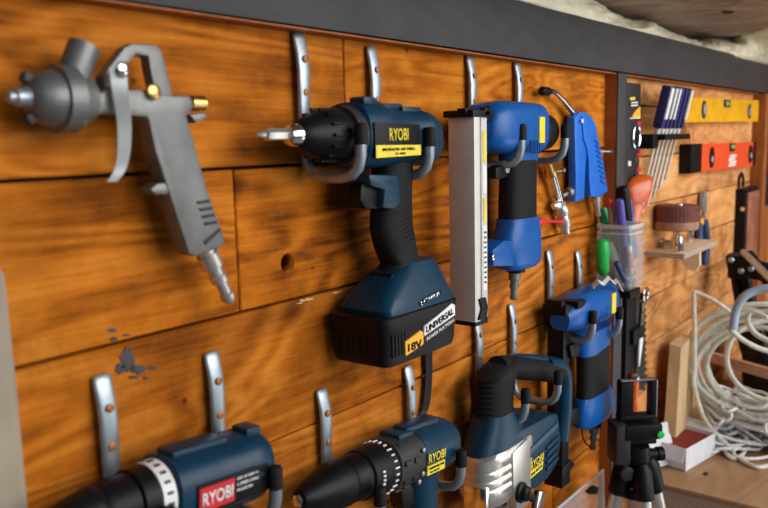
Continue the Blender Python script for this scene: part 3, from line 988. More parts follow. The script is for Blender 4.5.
# front column: navy flare at the foot, ribbed rubber above
grip_loft([(468, 524, 442, .030), (471, 517, 432, .029), (475, 511, 420, .027), (477, 508, 410, .025)], Yj, 2.6).build('front_column', M['teal'], js)
rows = []
for k in range(16):
    py = 414 - k * 2.7
    w = .3 if k % 2 else -.5
    sh = (k / 15) ** 2 * 5
    rows.append((477.0 - w + sh * .4, 507.5 + w + sh, py, .0238 + w * .0004))
rows += [(482, 515, 369, .023), (488, 514, 363, .019), (494, 511, 360, .012)]
grip_loft(rows, Yj, 2.3).build('rubber_sleeve', M['rubber'], js)
pth = smooth_path([P(497, 368, Yj), P(512, 367, Yj), P(530, 369, Yj), P(548, 371, Yj), P(557, 374, Yj)], 5)
t = MB(); t.tube(pth, [(.0165, .0165)] * len(pth), 18); t.build('top_grip', M['rubber'], js)
pth = smooth_path([P(505, 361, -.046), P(515, 358.5, -.046), P(535, 359, -.046), P(557, 362, -.046)], 5)
t = MB(); t.tube(pth, [.007] * len(pth), 12); t.build('grip_spine', M['teal'], js)
pth = smooth_path([P(545, 366, Yj), P(557, 367, Yj), P(562.5, 374, Yj), P(563.5, 390, Yj), P(562.5, 415, Yj), P(560, 440, Yj)], 6)
t = MB(); t.tube(pth, [.0140] * len(pth), 18); t.build('rear_column', M['teal'], js)
# motor body
t = MB()
t.prism(poly([(512, 433), (530, 424), (548, 414), (556, 413), (559, 440), (556, 462), (546, 478), (533, 489), (520, 489), (512, 470)], -.072), -.076, -.018, .005)
mb = t.build('motor_housing', M['teal'], js)
t = MB()
a0 = P(524, 455, -.0765); b0 = P(553, 434, -.0765)
t.prism(poly([(524, 454), (557, 422), (557.5, 427), (524, 461)], -.0765), -.0785, -.074, .001)
t.build('side_step', M['teal_light'], mb)
t = MB()
for k in range(4):
    t.prism(poly([(546, 447 + k * 7), (557.5, 435 + k * 7), (557.5, 437.5 + k * 7), (546, 450 + k * 7)], -.0765), -.079, -.074, .0006)
t.build('vent_rib', M['teal'], mb)
yj = -.0775
t = MB(); t.prism(poly([(529.5, 473), (543.5, 461.5), (542.5, 468.5), (529.5, 480)], yj), yj, yj + .002); t.build('label_band', M['yellow'], js)
a = P(530.5, 471, yj); b = P(543.5, 460, yj)
text('RYOBI', (a.x, yj, a.z), b.x - a.x, .0125, M['yellow'], js, xdir=(b - a))
a = P(531, 477, yj); b = P(542, 467, yj)
text('JIG SAW', (a.x, yj - .0004, a.z), b.x - a.x, .0045, M['black'], js, xdir=(b - a))
# silver gear case with ridges
rows = [(471, 525, 438, .030), (466, 524, 443, .0315)]
for k in range(4):
    py = 447 + k * 8.5
    rows += [(466.5, 524.5, py, .0315), (466.5, 524.5, py + 4.6, .0315), (467.5, 523.5, py + 5.6, .0305), (467.5, 523.5, py + 7.4, .0305)]
rows += [(469, 525, 483, .030), (474, 522, 490, .026)]
grip_loft(rows, Yj, 3.4).build('gear_case', M['silver'], js)
t = MB()
t.prism(poly([(508, 452), (524, 437), (526, 447), (527, 500), (513, 512), (509, 486)], -.073), -.080, -.066, .002)
t.build('side_plate', M['silver'], js)
a = P(520, 492, -.08)
t = MB(); t.lathe(a, YF, [(0, .014), (.004, .014), (.006, .011), (.012, .010), (.014, .007)], 20); t.box(a + Vector((.006, -.012, -.006)), (.026, .008, .009), Matrix.Rotation(.7, 3, 'Y'), bevel=.002)
t.build('orbit_knob', M['black'], js)
t = MB(); a = P(495, 482, Yj); t.cyl(a, a + Vector((0, 0, -.075)), .011); t.box(a + Vector((.0, .0, -.05)), (.026, .026, .05), bevel=.004)
t.build('plunger', M['gunmetal'], js)
t = MB(); a = P(474, 488, -.05); t.box(a + Vector((0, -.004, -.035)), (.012, .035, .080), bevel=.004); t.build('guard', M['chrome'], js)
t = MB(); t.box(P(537, 508, -.075), (.022, .010, .05), Matrix.Rotation(.4, 3, 'Y'), bevel=.003)
t.build('roller_guide', M['chrome'], js)
t = MB(); a = P(500, 540, Yj); t.box((.92, Yj, -.575), (.19, .074, .006), bevel=.002)
t.build('sole_plate', M['silver'], js)

# ================================================================== spray gun
Yg = -.030
sg = thing('spray_gun', 'blurred grey metal air spray gun hanging alone at the upper left', 'spray gun', P(140, 110, Yg))
g = lambda *a: poly(a, Yg)
t = MB()
t.prism(g((120, 90), (138, 90), (150, 94), (166, 96), (184, 96), (188, 108), (180, 116), (201, 190), (219, 239), (216, 247), (189, 256), (182, 254), (148, 150), (141, 118), (96, 114), (74, 130), (74, 102), (96, 92), (104, 86)), Yg - .0095, Yg + .0095, .004)
t.build('gun_body', M['gunmetal'], sg)
t = MB()                                   # yoke with its open window
o_ = [(100, 96), (99, 76), (120, 48), (128, 44), (152, 45), (158, 52), (170, 102), (153, 102), (146, 70), (144, 57), (132, 55), (124, 64), (116, 76), (116, 96)]
t.prism(g(*o_), Yg - .006, Yg + .006, .002)
t.build('yoke', M['gunmetal'], sg)
t = MB(); a = P(76, 100, Yg)
x0 = P(30, 100, Yg).x; zc = P(52, 99, Yg).z
t.lathe((x0 - .002, Yg, zc), (1, 0, 0), [(0, .008), (.001, .012), (.006, .0165), (.014, .0195), (.0195, .0205), (.0200, .0236), (.032, .0240), (.033, .020), (.046, .016)], 32)
t.build('air_cap', M['gunmetal'], sg)
t = MB(); t.lathe((x0 - .016, Yg, zc + .0005), (1, 0, 0), [(0, .003), (.001, .0042), (.005, .0042), (.006, .0062), (.012, .0068), (.017, .010)], 20)
t.build('nozzle', M['steel'], sg)
for s in (-1, 1):
    t = MB(); t.box((x0 + .001, Yg, zc + s * .0125), (.012, .008, .007), Matrix.Rotation(s * .45, 3, 'Y'), bevel=.002); t.build('cap_horn', M['darkgrey'], sg)
a = P(73, 76, Yg); b = P(84, 46, Yg)
t = MB(); t.lathe(a, b - a, [(-.006, .0100), (0, .0115), ((b - a).length, .0115), ((b - a).length, .0092), ((b - a).length - .008, .0090)], 24)
t.build('cup_connector', M['gunmetal'], sg)
pth = smooth_path([P(118, 68, -.045), P(120, 90, -.047), P(124, 120, -.047), P(124, 150, -.047), P(120, 170, -.046), P(112, 182, -.045)], 5)
n_ = len(pth)
t = MB(); t.ribbon(pth, (.85, -.5, 0), [.0060 - .0026 * (i / n_) for i in range(n_)], .0016); t.build('trigger', M['silver'], sg)
t = MB(); a = P(121, 69, -.050); t.lathe(a, YF, [(0, .005), (.003, .005), (.004, .0035)], 14)
t.build('trigger_pivot', M['chrome'], sg)
t = MB(); a = P(152, 92, Yg - .0095); t.lathe(a, YF, [(0, .0062), (.003, .0062), (.004, .0048)], 18); t.build('fluid_screw', M['brass'], sg)
t = MB(); a = P(184, 103, Yg); t.lathe(a, (1, 0, 0), [(0, .0045), (.005, .0045), (.0055, .0066), (.019, .0066), (.020, .005)], 18); t.build('adjusting_knob', M['brass'], sg)
t = MB(); a = P(88, 108, Yg); t.lathe(P(90, 104, Yg), (1, 0, 0), [(0, .007), (.010, .007), (.011, .0055), (.02, .0055)], 16); t.build('packing_nut', M['brass'], sg)
t = MB(); t.prism(g((144, 189), (152, 183), (164, 182), (176, 178), (180, 186), (166, 194), (150, 195)), Yg - .008, Yg + .008, .003); t.build('finger_rest', M['gunmetal'], sg)
t = MB(); t.prism(g((184, 115), (199, 113), (202, 118), (190, 124)), Yg - .008, Yg + .008, .002); t.build('grip_spur', M['gunmetal'], sg)
t = MB()
for k in range(4):
    t.prism(g((189 + k * 2.5, 201 + k * 7), (201 + k * 2.5, 199 + k * 7), (202 + k * 2.5, 202 + k * 7), (190 + k * 2.5, 204 + k * 7)), Yg - .0108, Yg - .008, .0006)
t.prism(g((196, 241), (212, 228), (213, 230), (198, 244)), Yg - .0105, Yg - .008)
t.build('grip_rib', M['darkgrey'], sg)
fitting(sg, P(203, 246, Yg), P(230, 301, Yg), 'air_fitting', 'silver', 1.15)

# ================================================================== blow gun
Yb = -.016
bg = thing('blow_gun', 'bright blue plastic air blow gun with a bent nozzle, hanging right of the nailer', 'blow gun', P(585, 130, Yb))
b_ = lambda *a: poly(a, Yb)
t = MB(); pth = smooth_path([P(547, 91.5, Yb), P(553, 91.5, Yb), P(558, 95, Yb), P(567, 105, Yb), P(576, 116, Yb)], 5); t.tube(pth, .0042, 12); t.build('nozzle_tube', M['chrome'], bg)
t = MB(); pth = [P(541, 91, Yb), P(542, 91, Yb), P(548, 91.5, Yb), P(550, 91.6, Yb)]; t.tube(pth, [.004, .0068, .0068, .005], 12); t.build('nozzle_tip', M['black'], bg)
t = MB()
t.prism(b_((570, 118), (575, 112), (583, 113), (588, 118), (590, 134), (589, 146), (584, 148), (583, 152), (581.8, 160), (580, 199), (571, 202), (571.5, 180)), Yb - .008, Yb + .006, .003)
t.build('lever', M['bright_blue'], bg)
t = MB()
t.prism(b_((576, 116), (589, 121), (593, 140), (598, 165), (602, 191), (596, 196), (585, 197), (583.5, 180), (583, 160), (581, 148), (578, 140)), Yb - .011, Yb + .009, .003)
t.build('handle', M['bright_blue'], bg)
t = MB()
for k in range(9):
    t.prism(b_((588 + k * .8, 140 + k * 5), (592 + k * .9, 143 + k * 5), (592 + k * .9, 144.6 + k * 5), (588 + k * .8, 141.6 + k * 5)), Yb - .0125, Yb - .010)
t.build('handle_rib', M['blue'], bg)
c = P(581.5, 121, Yb - .011); t = MB(); t.lathe(c, YF, [(0, .0035), (.002, .0035), (.0025, .002)], 12); t.build('pivot', M['white'], bg)
fitting(bg, P(595, 193, Yb), P(598.5, 216, Yb), 'air_fitting', 'silver', 1.0)

# ================================================================== brass torch / valve wand
tw = thing('torch_wand', 'small brass and chrome gas torch with a red lever, hanging below the nailer', 'torch', P(556, 200, -.016))
Yt = -.016
a = P(551.5, 175, Yt); b = P(546, 159, Yt)
t = MB(); t.lathe(a, b - a, [(0, .0095), (.008, .0095), (.010, .0075), ((b - a).length, .0065)], 16); t.build('burner_tip', M['brass'], tw)
a = P(551.5, 174, Yt); b = P(560, 205, Yt)
t = MB(); t.cyl(a, b, .0046); t.cyl(a + Vector((.010, 0, 0)), b + Vector((.008, 0, 0)), .0032); t.build('mixing_tube', M['chrome'], tw)
t = MB(); a = P(560, 203, Yt); b = P(566, 233, Yt); ln = (b - a).length
t.lathe(a, b - a, [(0, .007), (.2 * ln, .0115), (.36 * ln, .0115), (.40 * ln, .008), (.55 * ln, .0105), (.75 * ln, .0100), (.77 * ln, .0072), (ln, .0068)], 12)
t.lathe(P(553, 206, Yt), (1, -.1, 0), [(0, .004), (.006, .008), (.014, .008), (.03, .006)], 10)
t.build('valve_body', M['silver'], tw)
t = MB(); a = P(562, 196, Yt); t.lathe(a, (.8, -.3, .3), [(0, .004), (.012, .004), (.013, .0085), (.02, .0085), (.021, .004)], 10); t.build('thumb_valve', M['gunmetal'], tw)
t = MB(); a = P(555.5, 172, Yt); t.lathe(a, (.9, -.3, .1), [(0, .0022), (.014, .0022), (.015, .004), (.019, .004)], 10); t.build('side_screw', M['gunmetal'], tw)
t = MB(); t.prism(poly([(537.5, 220), (541, 217.5), (547, 219.5), (563, 220), (563, 223), (546, 223), (541, 225.5), (537.5, 224)], -.020), -.024, -.014, .002); t.build('lever', M['redplastic'], tw)

# nail beside the stud
t = MB(); t.lathe(P(611, 151.5, -.024), Vector((-1, .30, 0.035)), [(0, .004), (.0016, .0044), (.002, .0016), (.068, .0015), (.074, .0004)], 12)
nail = tag(t.build('nail', M['steel'], None), 'pale headed nail sticking out beside the grey stud, right of the blow gun', 'nail')

# ================================================================== right-hand bay: spirit levels
def level(name, label, x0, x1, z0, z1, body, y=-.026, tilt=0.0, endcap=False):
    r = thing(name, label, 'spirit level', ((x0 + x1) / 2, 0, z0), None)
    t = MB()
    prof = [(-.001, z0), (y, z0), (y, z0 + .010), (y + .004, z0 + .012), (y + .004, z1 - .012), (y, z1 - .010), (y, z1), (-.001, z1)]
    a = [Vector((x0, p, q)) for p, q in prof]; b = [Vector((x1, p, q)) for p, q in prof]
    t.ngonpair(a, b)
    t.build('level_body', body, r)
    return r


yv = thing('spirit_level', 'yellow spirit level at the top of the right-hand bay', 'spirit level', (2.12, 0, .028))
t = MB()
za, zb_ = (.026, .0795), (.031, .090)
t.ngonpair([Vector((1.70, -.024, .025)), Vector((1.70, -.001, .025)), Vector((1.70, -.001, .0785)), Vector((1.70, -.024, .0785))], [Vector((2.44, -.024, .031)), Vector((2.44, -.001, .031)), Vector((2.44, -.001, .090)), Vector((2.44, -.024, .090))])
t.build('level_body', M['ylevel'], yv)
for px, h, w in ((703.7, 9.2, 2.1), (749.3, 7.6, 1.5)):
    c = P(px, 109.5 if px < 720 else 111.5, -.0242); e1 = P(px + w, 109, -.0242).x - c.x; e2 = abs(P(px, 109 - h, -.0242).z - P(px, 109, -.0242).z)
    t = MB(); t.rings([MB.ring(c + Vector((0, dy, 0)), Vector((1, 0, 0)), Vector((0, 0, 1)), e1, e2, 2, 20) for dy in (-.0018, .002)])
    fr = t.build('vial_window', M['darkgrey'], yv)
    t = MB(); t.rings([MB.ring(c + Vector((0, dy, 0)), Vector((1, 0, 0)), Vector((0, 0, 1)), e1 * .45, e2 * .6, 2, 16) for dy in (-.0028, -.0015)]); t.build('vial', M['bluegrey'], fr)
t = MB(); a = P(724, 99.5, -.0245); b = P(730, 107.5, -.0245); t.box(((a.x + b.x) / 2, -.024, (a.z + b.z) / 2), (b.x - a.x, .003, a.z - b.z)); fr = t.build('centre_window', M['darkgrey'], yv)
t = MB(); t.box(((a.x + b.x) / 2, -.026, (a.z + b.z) / 2), ((b.x - a.x) * .55, .002, (a.z - b.z) * .5)); t.build('vial', M['lens'], fr)

rv = thing('spirit_level', 'red spirit level with a black end cap, below the yellow one', 'spirit level', (2.12, 0, -.09))
t = MB()
t.ngonpair([Vector((1.88, -.024, -.0865)), Vector((1.88, -.001, -.0865)), Vector((1.88, -.001, -.0235)), Vector((1.88, -.024, -.0235))], [Vector((2.40, -.024, -.094)), Vector((2.40, -.001, -.094)), Vector((2.40, -.001, -.0265)), Vector((2.40, -.024, -.0265))])
t.build('level_body', M['rlevel'], rv)
t = MB(); t.box((1.845, -.0135, -.055), (.085, .028, .066), bevel=.004); t.build('end_cap', M['black'], rv)
t = MB(); t.box((2.408, -.0135, -.060), (.022, .028, .068), bevel=.003); t.build('end_cap', M['black'], rv)
for px, py, h, w in ((711.5, 157.5, 10.5, 2.2), (750.3, 154, 9, 1.8)):
    c = P(px, py, -.0242); e1 = P(px + w, py, -.0242).x - c.x; e2 = abs(P(px, py - h, -.0242).z - c.z)
    t = MB(); t.rings([MB.ring(c + Vector((0, dy, 0)), Vector((1, 0, 0)), Vector((0, 0, 1)), e1, e2, 2.2, 20) for dy in (-.0018, .002)])
    fr = t.build('vial_window', M['black'], rv)
    t = MB(); t.rings([MB.ring(c + Vector((0, dy, -.004)), Vector((1, 0, 0)), Vector((0, 0, 1)), e1 * .4, e2 * .3, 2, 16) for dy in (-.0028, -.0015)]); t.build('vial', M['bluegrey'], fr)
a = P(730, 143.5, -.0245); b = P(734.5, 151, -.0245)
t = MB(); t.box(((a.x + b.x) / 2, -.024, (a.z + b.z) / 2), (b.x - a.x, .003, a.z - b.z)); fr = t.build('centre_window', M['black'], rv)
t = MB(); t.box(((a.x + b.x) / 2, -.026, (a.z + b.z) / 2 + .002), ((b.x - a.x) * .6, .002, (a.z - b.z) * .5)); t.build('vial', M['lens'], fr)
a = P(728.5, 167, -.0245); b = P(736.5, 154, -.0245)
t = MB()
for i, (w0, w1) in enumerate(((0, .9), (.1, 1), (0, .8), (.15, 1))):
    z = a.z + (b.z - a.z) * (i + .1) / 4
    t.box((a.x + (b.x - a.x) * (w0 + w1) / 2, -.0246, z + .003), ((b.x - a.x) * (w1 - w0), .001, .0062), bevel=.0003)
q = t.build('printed_mark', M['white'], rv); q['label'] = 'white printed emblem'

# ================================================================== T-handle hex keys in their rack
rk = thing('hex_key_rack', 'black rack bracket holding the T-handle hex keys', 'rack', P(655, 138, 0))
t = MB(); t.box((1.505, -.024, -.012), (.030, .048, .028), bevel=.004); t.build('mount', M['black'], rk)
t = MB(); t.prismz([(1.515, -.034), (1.515, -.062), (1.665, -.064), (1.69, -.052), (1.665, -.036)], -.010, .001, .002); t.build('rack_bar', M['black'], rk)
HX = 'T-handle hex keys in the black rack'
keys = [(1.545, .0135, .150, 'white', 'white-faced T-handle hex key with the longest shaft, leftmost in the rack'),
        (1.570, .0085, .140, 'white', 'T-handle hex key with a narrow white stripe, second from the left in the rack'),
        (1.592, .0085, .130, 'white', 'T-handle hex key with a white stripe, in the middle of the rack'),
        (1.617, .0095, .115, 'navy', 'plain navy T-handle hex key right of the middle of the rack'),
        (1.642, .0095, .100, 'navy', 'plain navy T-handle hex key fourth shaft along the rack'),
        (1.668, .0080, .085, 'white', 'T-handle hex key with a white outer face, rightmost in the rack')]
keys[4] = (1.642, .0095, .100, 'navy', 'plain navy T-handle hex key next to the rightmost white one')
for X, hw, ln, colr, lab in keys:
    k = thing('hex_key', lab, 'hex key', (X, -.050, 0), HX)
    d = Vector((0, -.22, 1)).normalized()
    rot = Matrix.Rotation(math.atan2(.22, 1), 3, 'X')
    b0 = Vector((X, -.036, .004))
    t = MB(); t.cyl(b0 - d * (ln * 1.12 + .006), b0 + d * .01, .0030, n=8)
    t.build('shaft', M['key_steel'], k)
    t = MB(); t.box(b0 + d * .050, (hw * 1.6, .020, .082), rot, bevel=.005); t.build('handle', M['navy'], k)
    if colr == 'white':
        t = MB(); t.box(b0 + d * .056 + Vector((-hw * .15, -.0095, 0)), (hw * 1.1, .006, .060), rot, bevel=.002)
        q = t.build('handle_inlay', M['white'], k); q['label'] = 'white inlay of the handle'
    t = MB(); t.lathe(b0 - d * .002, d, [(0, .004), (.004, .0055), (.012, .0055)], 10); t.build('ferrule', M['white'], k)

# ================================================================== black packaged level beside the stud
pl_ = thing('torpedo_level', 'black narrow level with an orange sticker, upright beside the grey stud', 'spirit level', (1.45, -.002, -.17))
t = MB(); t.box((1.452, -.012, -.035), (.072, .022, .262), bevel=.002); t.build('level_body', M['card'], pl_)
yk = -.0235
t = MB(); t.prism(poly([(631, 118), (635, 111), (640, 106.5), (640, 117)], yk), yk - .0008, yk + .001); q = t.build('orange_sticker', M['amber'], pl_)
t = MB(); t.prism(poly([(630, 117.6), (640, 117), (640, 118.4), (630, 119)], yk), yk - .0008, yk + .001); t.build('white_line', M['white'], pl_)
t = MB(); t.prism(poly([(629, 101), (638, 100), (638, 107), (630, 108)], yk), yk - .0008, yk + .001); t.build('printed_patch', M['darkgrey'], pl_)
t = MB()
for z in (102.2, 105):
    t.prism(poly([(630.5, z), (637, z - .5), (637, z + 1), (630.5, z + 1.3)], yk), yk - .0014, yk - .0004)
t.build('printed_line', M['white'], pl_)
t = MB(); t.prism(poly([(629.5, 97.5), (634.5, 97), (634.5, 99.8), (629.5, 100.2)], yk), yk - .0014, yk + .0004); t.build('yellow_print', M['yellow'], pl_)
for py in (121.5, 153, 167.5):
    t = MB(); t.prism(poly([(636.5, py), (640.5, py - .5), (640.5, py + 4), (636.5, py + 4.5)], yk), yk - .0014, yk + .0004); t.build('red_print', M['red'], pl_)
c = P(635.0, 137, yk)
t = MB(); t.rings([MB.ring(c + Vector((0, dy, 0)), Vector((1, 0, 0)), Vector((0, 0, 1)), .020 * s, .024 * s, 2, 24) for dy, s in ((0, 1), (-.004, 1), (-.005, .9), (-.003, .75))])
v_ = t.build('vial_ring', M['chrome'], pl_)
t = MB(); t.rings([MB.ring(c + Vector((0, dy, 0)), Vector((1, 0, 0)), Vector((0, 0, 1)), .013, .017, 2, 24) for dy in (-.0045, -.002)]); t.build('vial', M['black'], v_)
for py in (155, 170):
    t = MB(); t.prism(poly([(634.5, py), (636.5, py), (636.5, py + 8), (634.5, py + 8)], yk), yk - .003, yk + .001, .0005); t.build('metal_clip', M['chrome'], pl_)
t = MB(); t.prism(poly([(628, 161), (630.5, 161), (630.5, 166), (628, 166)], yk), yk - .001, yk + .001); t.build('white_print', M['white'], pl_)

# lower: black steel square with toothed blade and wrench hanging from the same strip of wall
bk = thing('tool_sheath', 'long black sheath hanging on the wall beside the stud, behind the tripod', 'sheath', (1.44, 0, -.60))
t = MB(); t.prism([(1.425, -.29), (1.475, -.29), (1.475, -.70), (1.425, -.70)], -.028, -.001, .003); t.build('sheath_body', M['black'], bk)
t = MB(); t.box((1.475, -.022, -.385), (.06, .028, .030), bevel=.004); t.build('band', M['black'], bk)
sw = thing('hand_saw', 'dark toothed saw blade hanging beside the black sheath', 'saw', (1.5, 0, -.55))
pts = [P(636, 300, -.014), P(646, 292, -.014)]
for k in range(14):
    y = 296 + k * 6.6
    pts.append(P(647 + (0 if k < 9 else (k - 8) * .2), y, -.014)); pts.append(P(644.5, y + 4.4, -.014))
pts += [P(646, 390, -.014), P(636, 390, -.014)]
t = MB(); t.prism(pts, -.014, -.0115); t.build('blade', M['darkgrey'], sw)
wr = thing('ring_spanner', 'chrome ring spanner hanging below the clear jar', 'spanner', P(644, 294, -.03))
c = P(644.5, 295, -.032)
t = MB(); t.rings([MB.ring(c + Vector((0, y, 0)), Vector((1, 0, 0)), Vector((0, 0, 1)), a, a, 2, 28) for y, a in ((-.004, .0165), (-.005, .015), (-.005, .011), (-.004, .0095), (.004, .0095), (.005, .011), (.005, .015), (.004, .0165))], closed=True)
t.build('ring_end', M['chrome'], wr)
t = MB(); a = P(642.5, 302, -.032); b = P(637.5, 366, -.030); t.ribbon([a, a.lerp(b, .1), a.lerp(b, .5), b], (1, 0, 0), [.009, .007, .007, .009], .003); t.build('shank', M['chrome'], wr)
t = MB(); a = P(641, 338, -.036); b = P(638.5, 366, -.034); t.ribbon([a, a.lerp(b, .4), b], (1, 0, 0), [.010, .008, .002], .0015)
tag(t.build('white_tag', M['white'], None), 'narrow white tag hanging beside the black sheath above the tripod', 'tag')

# ================================================================== clear jar with pens
Xj = 1.302; yj0 = -.078; yj1 = -.012; zj0 = -.266; zj1 = -.155
jw = .072
jr = thing('clear_jar', 'square clear plastic jar full of pens beside the grey stud', 'jar', (Xj + jw / 2, (yj0 + yj1) / 2, zj0))
cx_, cy_ = Xj + jw / 2, (yj0 + yj1) / 2
ux, uy = Vector((1, 0, 0)), Vector((0, 1, 0))
t = MB()
hx, hy = jw / 2, (yj1 - yj0) / 2
t.rings([MB.ring((cx_, cy_, z), ux, uy, hx * s, hy * s, e, 40) for z, s, e in ((zj0, .9, 8), (zj0 + .004, 1, 9), (zj1 - .02, 1, 9), (zj1 - .010, .93, 7), (zj1, .93, 7), (zj1, .90, 7), (zj1 - .010, .90, 7), (zj1 - .022, .97, 9), (zj0 + .006, .97, 9), (zj0 + .004, .88, 8))])
t.build('jar_wall', M['clear'], jr)
t = MB()
t.rings([MB.ring((cx_, cy_, z), ux, uy, hx * s, hy * s, 7, 40) for z, s in ((zj1 - .004, .94), (zj1 - .004, 1.0), (zj1 + .003, 1.0), (zj1 + .003, .94))], closed=True)
t.rings([MB.ring((cx_, cy_, z), ux, uy, hx * s, hy * s, 7, 40) for z, s in ((zj1 - .014, .95), (zj1 - .014, .98), (zj1 - .011, .98), (zj1 - .011, .95))], closed=True)
t.build('jar_rim', M['clearrim'], jr)
t = MB(); t.box((cx_ - .004, -.0385, zj0 - .0085), (.050, .075, .014), bevel=.002)  # added support block, made up to hold the jar
tag(t.build('added_jar_bracket', M['black'], None), 'black bracket added under the clear jar of pens as a made-up support', 'bracket')

PG = 'pens and handles in the clear jar'


def inside(px, py, t_):
    """point inside the jar footprint along the sight line"""
    return P(px, py, t_)


def pen(name, label, cat, a, b, r, material, capmat=None, capf=0.3, group=PG):
    a = Vector(a); b = Vector(b); d = b - a; ln = d.length
    o = thing(name, label, cat, a, group)
    t = MB(); t.lathe(a, d, [(0, r * .5), (r * .6, r * .95), (r, r), (ln * (1 - capf), r), (ln * (1 - capf) + .001, r * .9)], 14); t.build('barrel', material, o)
    t = MB(); t.lathe(a + d * (1 - capf), d, [(0, r * 1.12), (ln * capf - r, r * 1.1), (ln * capf - r * .3, r * .9), (ln * capf, r * .4)], 14); t.build('cap', capmat or material, o)
    return o


pen('marker', 'dark green marker leaning out of the clear jar', 'marker', P(616, 262, -.034), P(602, 207, -.012), .0085, M['white'], M['green'], .62)
pen('highlighter', 'bright green highlighter standing low inside the clear jar', 'marker', P(603, 275, -.027), P(602.5, 239, -.027), .0115, M['green2'], M['green2'], .45)
pen('pen', 'purple pen at the front of the clear jar', 'pen', P(628, 284, -.050), P(619, 199, -.050), .0072, M['purple'], M['purple'], .4)
pen('pen', 'dark navy pen between the purple pen and the orange brush handle', 'pen', P(630, 262, -.040), P(622.5, 186, -.034), .0105, M['handleblue'], M['black'], .45)
pen('pen', 'slim violet pen behind the purple one in the clear jar', 'pen', P(636, 258, -.036), P(628.5, 199, -.034), .0055, M['purple'], M['purple'], .3)
pen('pencil', 'pale pink pencil between green marker and purple pen', 'pencil', P(618, 262, -.035), P(608.5, 199, -.032), .0055, M['tanabr'], M['redplastic'], .12)
pen('pencil', 'red pencil standing behind the front face of the jar', 'pencil', P(634, 290, -.062), P(629, 246, -.062), .0042, M['redplastic'], M['white'], .1)
pen('pen', 'blue pen slanting down inside the lower part of the jar', 'pen', P(628, 288, -.066), P(616, 262, -.066), .0042, M['handleblue'], M['handleblue'], .3)
# orange handled brush
ob = thing('plastic_brush', 'translucent orange paddle-shaped handle standing in the jar', 'brush', P(632, 235, -.040))
pth = [P(632, 240, -.04), P(634.5, 226, -.04), P(637, 212, -.04), P(638.5, 203, -.04), P(638.5, 192, -.04), P(640, 183, -.04), P(642, 177, -.04), P(643, 174.5, -.04)]
ws = [.006, .007, .010, .020, .027, .028, .021, .008]
rr = []
for p, w in zip(pth, ws):
    rr.append(MB.ring(p, Vector((.8, -.6, 0)), Vector((.6, .8, 0)), w, max(.004, w * .28), 2.2, 20))
t = MB(); t.rings(rr); t.build('handle', M['orange'], ob, smooth=180)
t = MB(); a = P(642.5, 203, -.052); t.lathe(a, YF, [(0, .003), (.002, .003), (.003, .001)], 10); t.build('rivet', M['chrome'], ob)
# loose small parts in the jar foot
SG = 'loose screws and clips in the bottom of the clear jar'
for k in range(14):
    c = Vector((random.uniform(Xj + .012, Xj + jw - .012), random.uniform(yj0 + .010, yj0 + .026), zj0 + .008 + random.uniform(0, .026)))
    d = Vector((random.uniform(-1, 1), random.uniform(-.4, .4), random.uniform(-.5, .5))).normalized()
    t = MB(); t.lathe(c, d, [(0, .0042), (.0015, .0042), (.002, .0018), (.014, .0016), (.017, .0004)], 8)
    tag(t.build('screw', M['chrome'] if k % 2 else M['steel'], None), 'small loose metal screw in the bottom of the clear jar', 'screw', SG)
t = MB(); t.ribbon([P(592.5, 287, -.072), P(598, 281, -.082), P(603, 284, -.078), P(609, 277.5, -.084), P(614, 283, -.081), P(617, 280, -.085), P(622, 290, -.082)], (.2, .7, .7), .0035, .0008)
tag(t.build('cable_tie', M['white'], None), 'crumpled white plastic strip across the foot of the clear jar', 'strip')

# ================================================================== plywood shelf and what stands on it
sh = thing('wall_shelf', 'small pale plywood shelf on the right-hand boards', 'shelf', (1.72, 0, -.252))
t = MB(); t.box((1.725, -.0385, -.2445), (.244, .077, .011), bevel=.0008); t.build('shelf_board', M['ply'], sh)
t = MB(); t.box((1.725, -.0775, -.2445), (.2435, .0012, .0105)); t.box((1.6025, -.0385, -.2445), (.0012, .076, .0105)); t.build('shelf_edge', M['plyedge'], sh)
t = MB()
xb = P(674, 262, 0).x
prof = [(0, -.250), (0, -.262), (-.012, -.282), (-.030, -.302), (-.046, -.306), (-.056, -.292), (-.054, -.250)]
t.ngonpair([Vector((xb, y, z)) for y, z in prof], [Vector((xb + .014, y, z)) for y, z in prof])
t.build('shelf_bracket', M['ply'], sh)
zs = -.239
# sanding drum raised on a chrome arbor
dc = P(676, 224, -.040)
ad_ = thing('flap_wheel', 'large maroon abrasive flap wheel standing on the plywood shelf', 'sanding wheel', (dc.x, dc.y, zs))
t = MB(); t.lathe((dc.x, dc.y, -.198), (0, 0, 1), [(0, .012), (0, .041), (.001, .0435), (.050, .0435), (.052, .041), (.052, .012)], 36)
for k in range(36):
    a = 2 * PI * k / 36
    t.box((dc.x + math.cos(a) * .0433, dc.y + math.sin(a) * .0433, -.173), (.0010, .0014, .046), Matrix.Rotation(a + .5, 3, 'Z'))
t.build('abrasive_flaps', M['maroon'], ad_)
t = MB(); t.lathe((dc.x, dc.y, -.196), (0, 0, 1), [(0, .0430), (0, .0445), (.016, .0445), (.016, .0430)], 36); t.build('worn_band', M['tanabr'], ad_)
t = MB(); t.lathe((dc.x, dc.y, zs), (0, 0, 1), [(0, .010), (.010, .010), (.011, .005), (.042, .005), (.043, .016), (.048, .016)], 16); t.build('arbor', M['chrome'], ad_)
t = MB(); t.lathe((dc.x, dc.y, -.1500), (0, 0, 1), [(0, .026), (.002, .026), (.0025, .012), (.007, .012), (.008, .006)], 20); t.lathe((dc.x - .016, dc.y - .016, -.149), (.9, .3, .1), [(0, .003), (.03, .003)], 8); t.build('top_nut', M['chrome'], ad_)
d2 = P(690, 224, -.030)
ad2 = thing('flap_wheel', 'smaller maroon abrasive wheel behind the large one on the shelf', 'sanding wheel', (d2.x, d2.y, zs))
